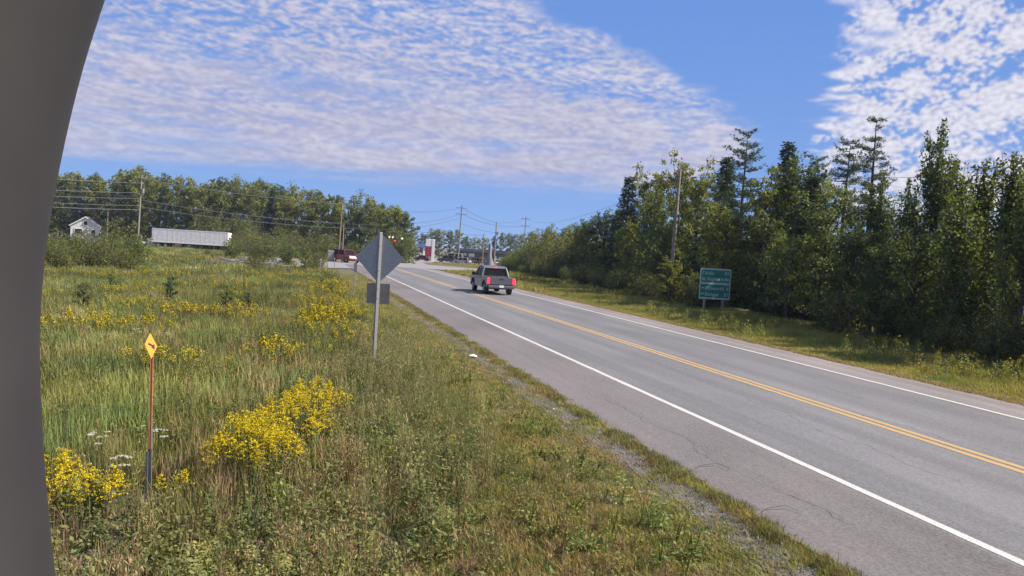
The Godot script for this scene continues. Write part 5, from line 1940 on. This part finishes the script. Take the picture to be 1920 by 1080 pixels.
	var fg := [[26.4, -6.3, 1.0, 26, "yellow goldenrod patch behind the yellow marker"], [30.5, 0.9, 0.8, 44, "yellow goldenrod clump left of the diamond sign's post"], [28.6, 0.7, 0.6, 26, "low goldenrod clump just nearer than the one by the sign post"], [31.8, -2.6, 1.1, 20, "goldenrod patch in mid-field right of the sapling"], [31.0, -4.2, 1.0, 18, "goldenrod patch in mid-field left of the sapling"], [21.2, -0.6, 0.55, 14, "small goldenrod clump in mid-meadow near the verge"], [45.0, 1.3, 0.9, 20, "goldenrod clump beside the small dark sign"], [52.0, 1.8, 0.9, 18, "far goldenrod clump left of the small dark sign"], [25.0, -8.6, 0.7, 14, "goldenrod at the left edge of the field"], [36.0, -12.0, 1.2, 20, "distant goldenrod before the house bushes"], [56.0, -9.0, 1.6, 22, "far goldenrod patch in the open field"], [48.0, -3.5, 1.3, 20, "far goldenrod patch near the light green sapling"], [26.0, -4.6, 0.7, 14, "goldenrod right next to the patch behind the yellow marker"], [40.0, -7.5, 1.2, 18, "goldenrod patch beyond the dark twiggy sapling"]]
	for q in fg:
		goldenrod(q[4], on_ground(q[0], q[1]), q[2] * 1.0, q[2] * 1.3, 0.72, int(q[3] * 0.8), far_plume, 1.45 if q[1] > 0.5 else 1.2)
	# sprigs of goldenrod strewn in drifts over the field
	var sprig := Geo.new()
	for i in 4:
		var b := Vector3(rnd(-0.2, 0.2), 0, rnd(-0.2, 0.2))
		var tip := b * 1.3 + Vector3(0, rnd(0.5, 0.75), 0)
		sprig.tube([b, tip], [0.006, 0.004], 3, Color(0.13, 0.13, 0.05), false)
		for k in 16:
			var d := (ball() * Vector3(1, 0.4, 1) + Vector3(0, 0.25, 0)).normalized()
			sprig.leaf(b.lerp(tip, rnd(0.2, 0.9)), d, d.cross(Vector3.UP).normalized(), rnd(0.07, 0.12), 0.022, Color(0.11, 0.14, 0.045) * rnd(0.8, 1.2))
		for k in 34:
			var o := ball()
			var nn := (ball() + Vector3.UP * 0.6).normalized()
			var al := nn.cross(ball()).normalized()
			sprig.leaf(tip + o * Vector3(0.07, 0.1, 0.07), al, al.cross(nn).normalized() * -1.0, rnd(0.022, 0.04), 0.026, Color(0.42, 0.35, 0.03) * rnd(0.6, 1.15))
	var gw := []
	var gc := []
	for i in 9000:
		var s := 16.0 + 75.0 * pow(rng.randf(), 1.2)
		var n := rnd(-9.0 - s * 0.5, 2.2)
		var v := patchy.get_noise_2d(s * 0.8 + 500.0, n * 1.2) + 0.25 * smoothstep(-3.0, 1.0, n) * smoothstep(24.0, 30.0, s)
		if v < 0.24 + 0.26 * rng.randf() or gw.size() > 900:
			continue
		gw.append(Transform3D(up_turn(Vector3.ONE * rnd(0.7, 1.15)), on_ground(s, n)))
		gc.append(Color(1, 1, 1) * rnd(0.75, 1.1))
	for i in 1200:
		var s := 12.0 + 86.0 * rng.randf()
		var n := rnd(19.5, 24.5)
		if patchy.get_noise_2d(s * 0.7 + 900.0, n * 0.8) < 0.18 or (s > 37.0 and s < 45.5):
			continue
		gw.append(Transform3D(up_turn(Vector3.ONE * rnd(0.6, 1.1)), on_ground(s, n)))
		gc.append(Color(0.8, 0.9, 1) * rnd(0.6, 1.0))
	scatter("goldenrod_drift", "drifts of small yellow goldenrod sprigs across the field", "goldenrod", sprig.mesh(), mats.petal, gw, gc)
	# flat-topped white flowers
	var wg := Geo.new()
	for k in 7:
		var a := k * 2.4
		var tip := Vector3(cos(a) * 0.1, rnd(0.5, 0.68), sin(a) * 0.1)
		wg.tube([Vector3(cos(a) * 0.03, 0, sin(a) * 0.03), tip], [0.004, 0.003], 3, Color(0.12, 0.15, 0.05), false)
		for j in 26:
			var b := rnd(0, TAU)
			var rr := 0.035 * sqrt(rng.randf())
			var w := rnd(0.8, 1.1)
			var dd := Vector3(cos(b * 3.0), 0.1, sin(b * 3.0)).normalized()
			wg.leaf(tip + Vector3(cos(b) * rr, rnd(0, 0.012), sin(b) * rr), dd, dd.cross(Vector3.UP).normalized(), 0.016, 0.014, Color(0.62 * w, 0.62 * w, 0.56 * w))
	var wm := wg.mesh()
	var wf := [[10.6, -3.35, "white flat-topped flowers left, above the lower left goldenrod"], [10.4, -3.75, "white flowers closest to the camera arm"], [11.3, -1.75, "white flowers left of the big goldenrod clump"], [11.0, -2.4, "white flowers right of the yellow marker post's middle"], [9.75, -1.9, "white flowers low beside the marker post"], [23.0, -4.2, "white flowers in mid-meadow right of the yellow marker"], [22.5, -3.3, "second white flowers in mid-meadow, farther right"], [40.0, -10.5, "white flowers far out towards the house"]]
	for q in wf:
		var o := thing("white_flower", q[2], "wildflower", on_ground(q[0], q[1]), rnd(0, TAU), "white wildflowers")
		part("flower_heads", wm, mats.petal, o)
	# dry twigs arching over the pavement edge
	for q in [[9.6, 5.2, 0.55, "dry arched twig lying over the pavement edge, farther one"], [7.75, 5.05, 0.5, "dry forked twig lying over the pavement edge, nearer one"]]:
		var o := thing("dry_twig", q[3], "twig", on_ground(q[0], q[1], -0.06), atan2(-NRM.z, NRM.x) + 0.35, "dry twigs at the pavement edge")
		var tg := Geo.new()
		tg.tube([Vector3(-0.2, 0, 0), Vector3(0.1, 0.09, 0), Vector3(q[2] * 0.7, 0.11, 0.05), Vector3(q[2], 0.04, 0.12)], [0.004, 0.0035, 0.003, 0.002], 5)
		tg.tube([Vector3(0.05, 0.08, 0), Vector3(0.25, 0.1, 0.12), Vector3(0.42, 0.04, 0.22)], [0.003, 0.0025, 0.002], 5)
		part("stem", tg.mesh(), mats.bark, o)
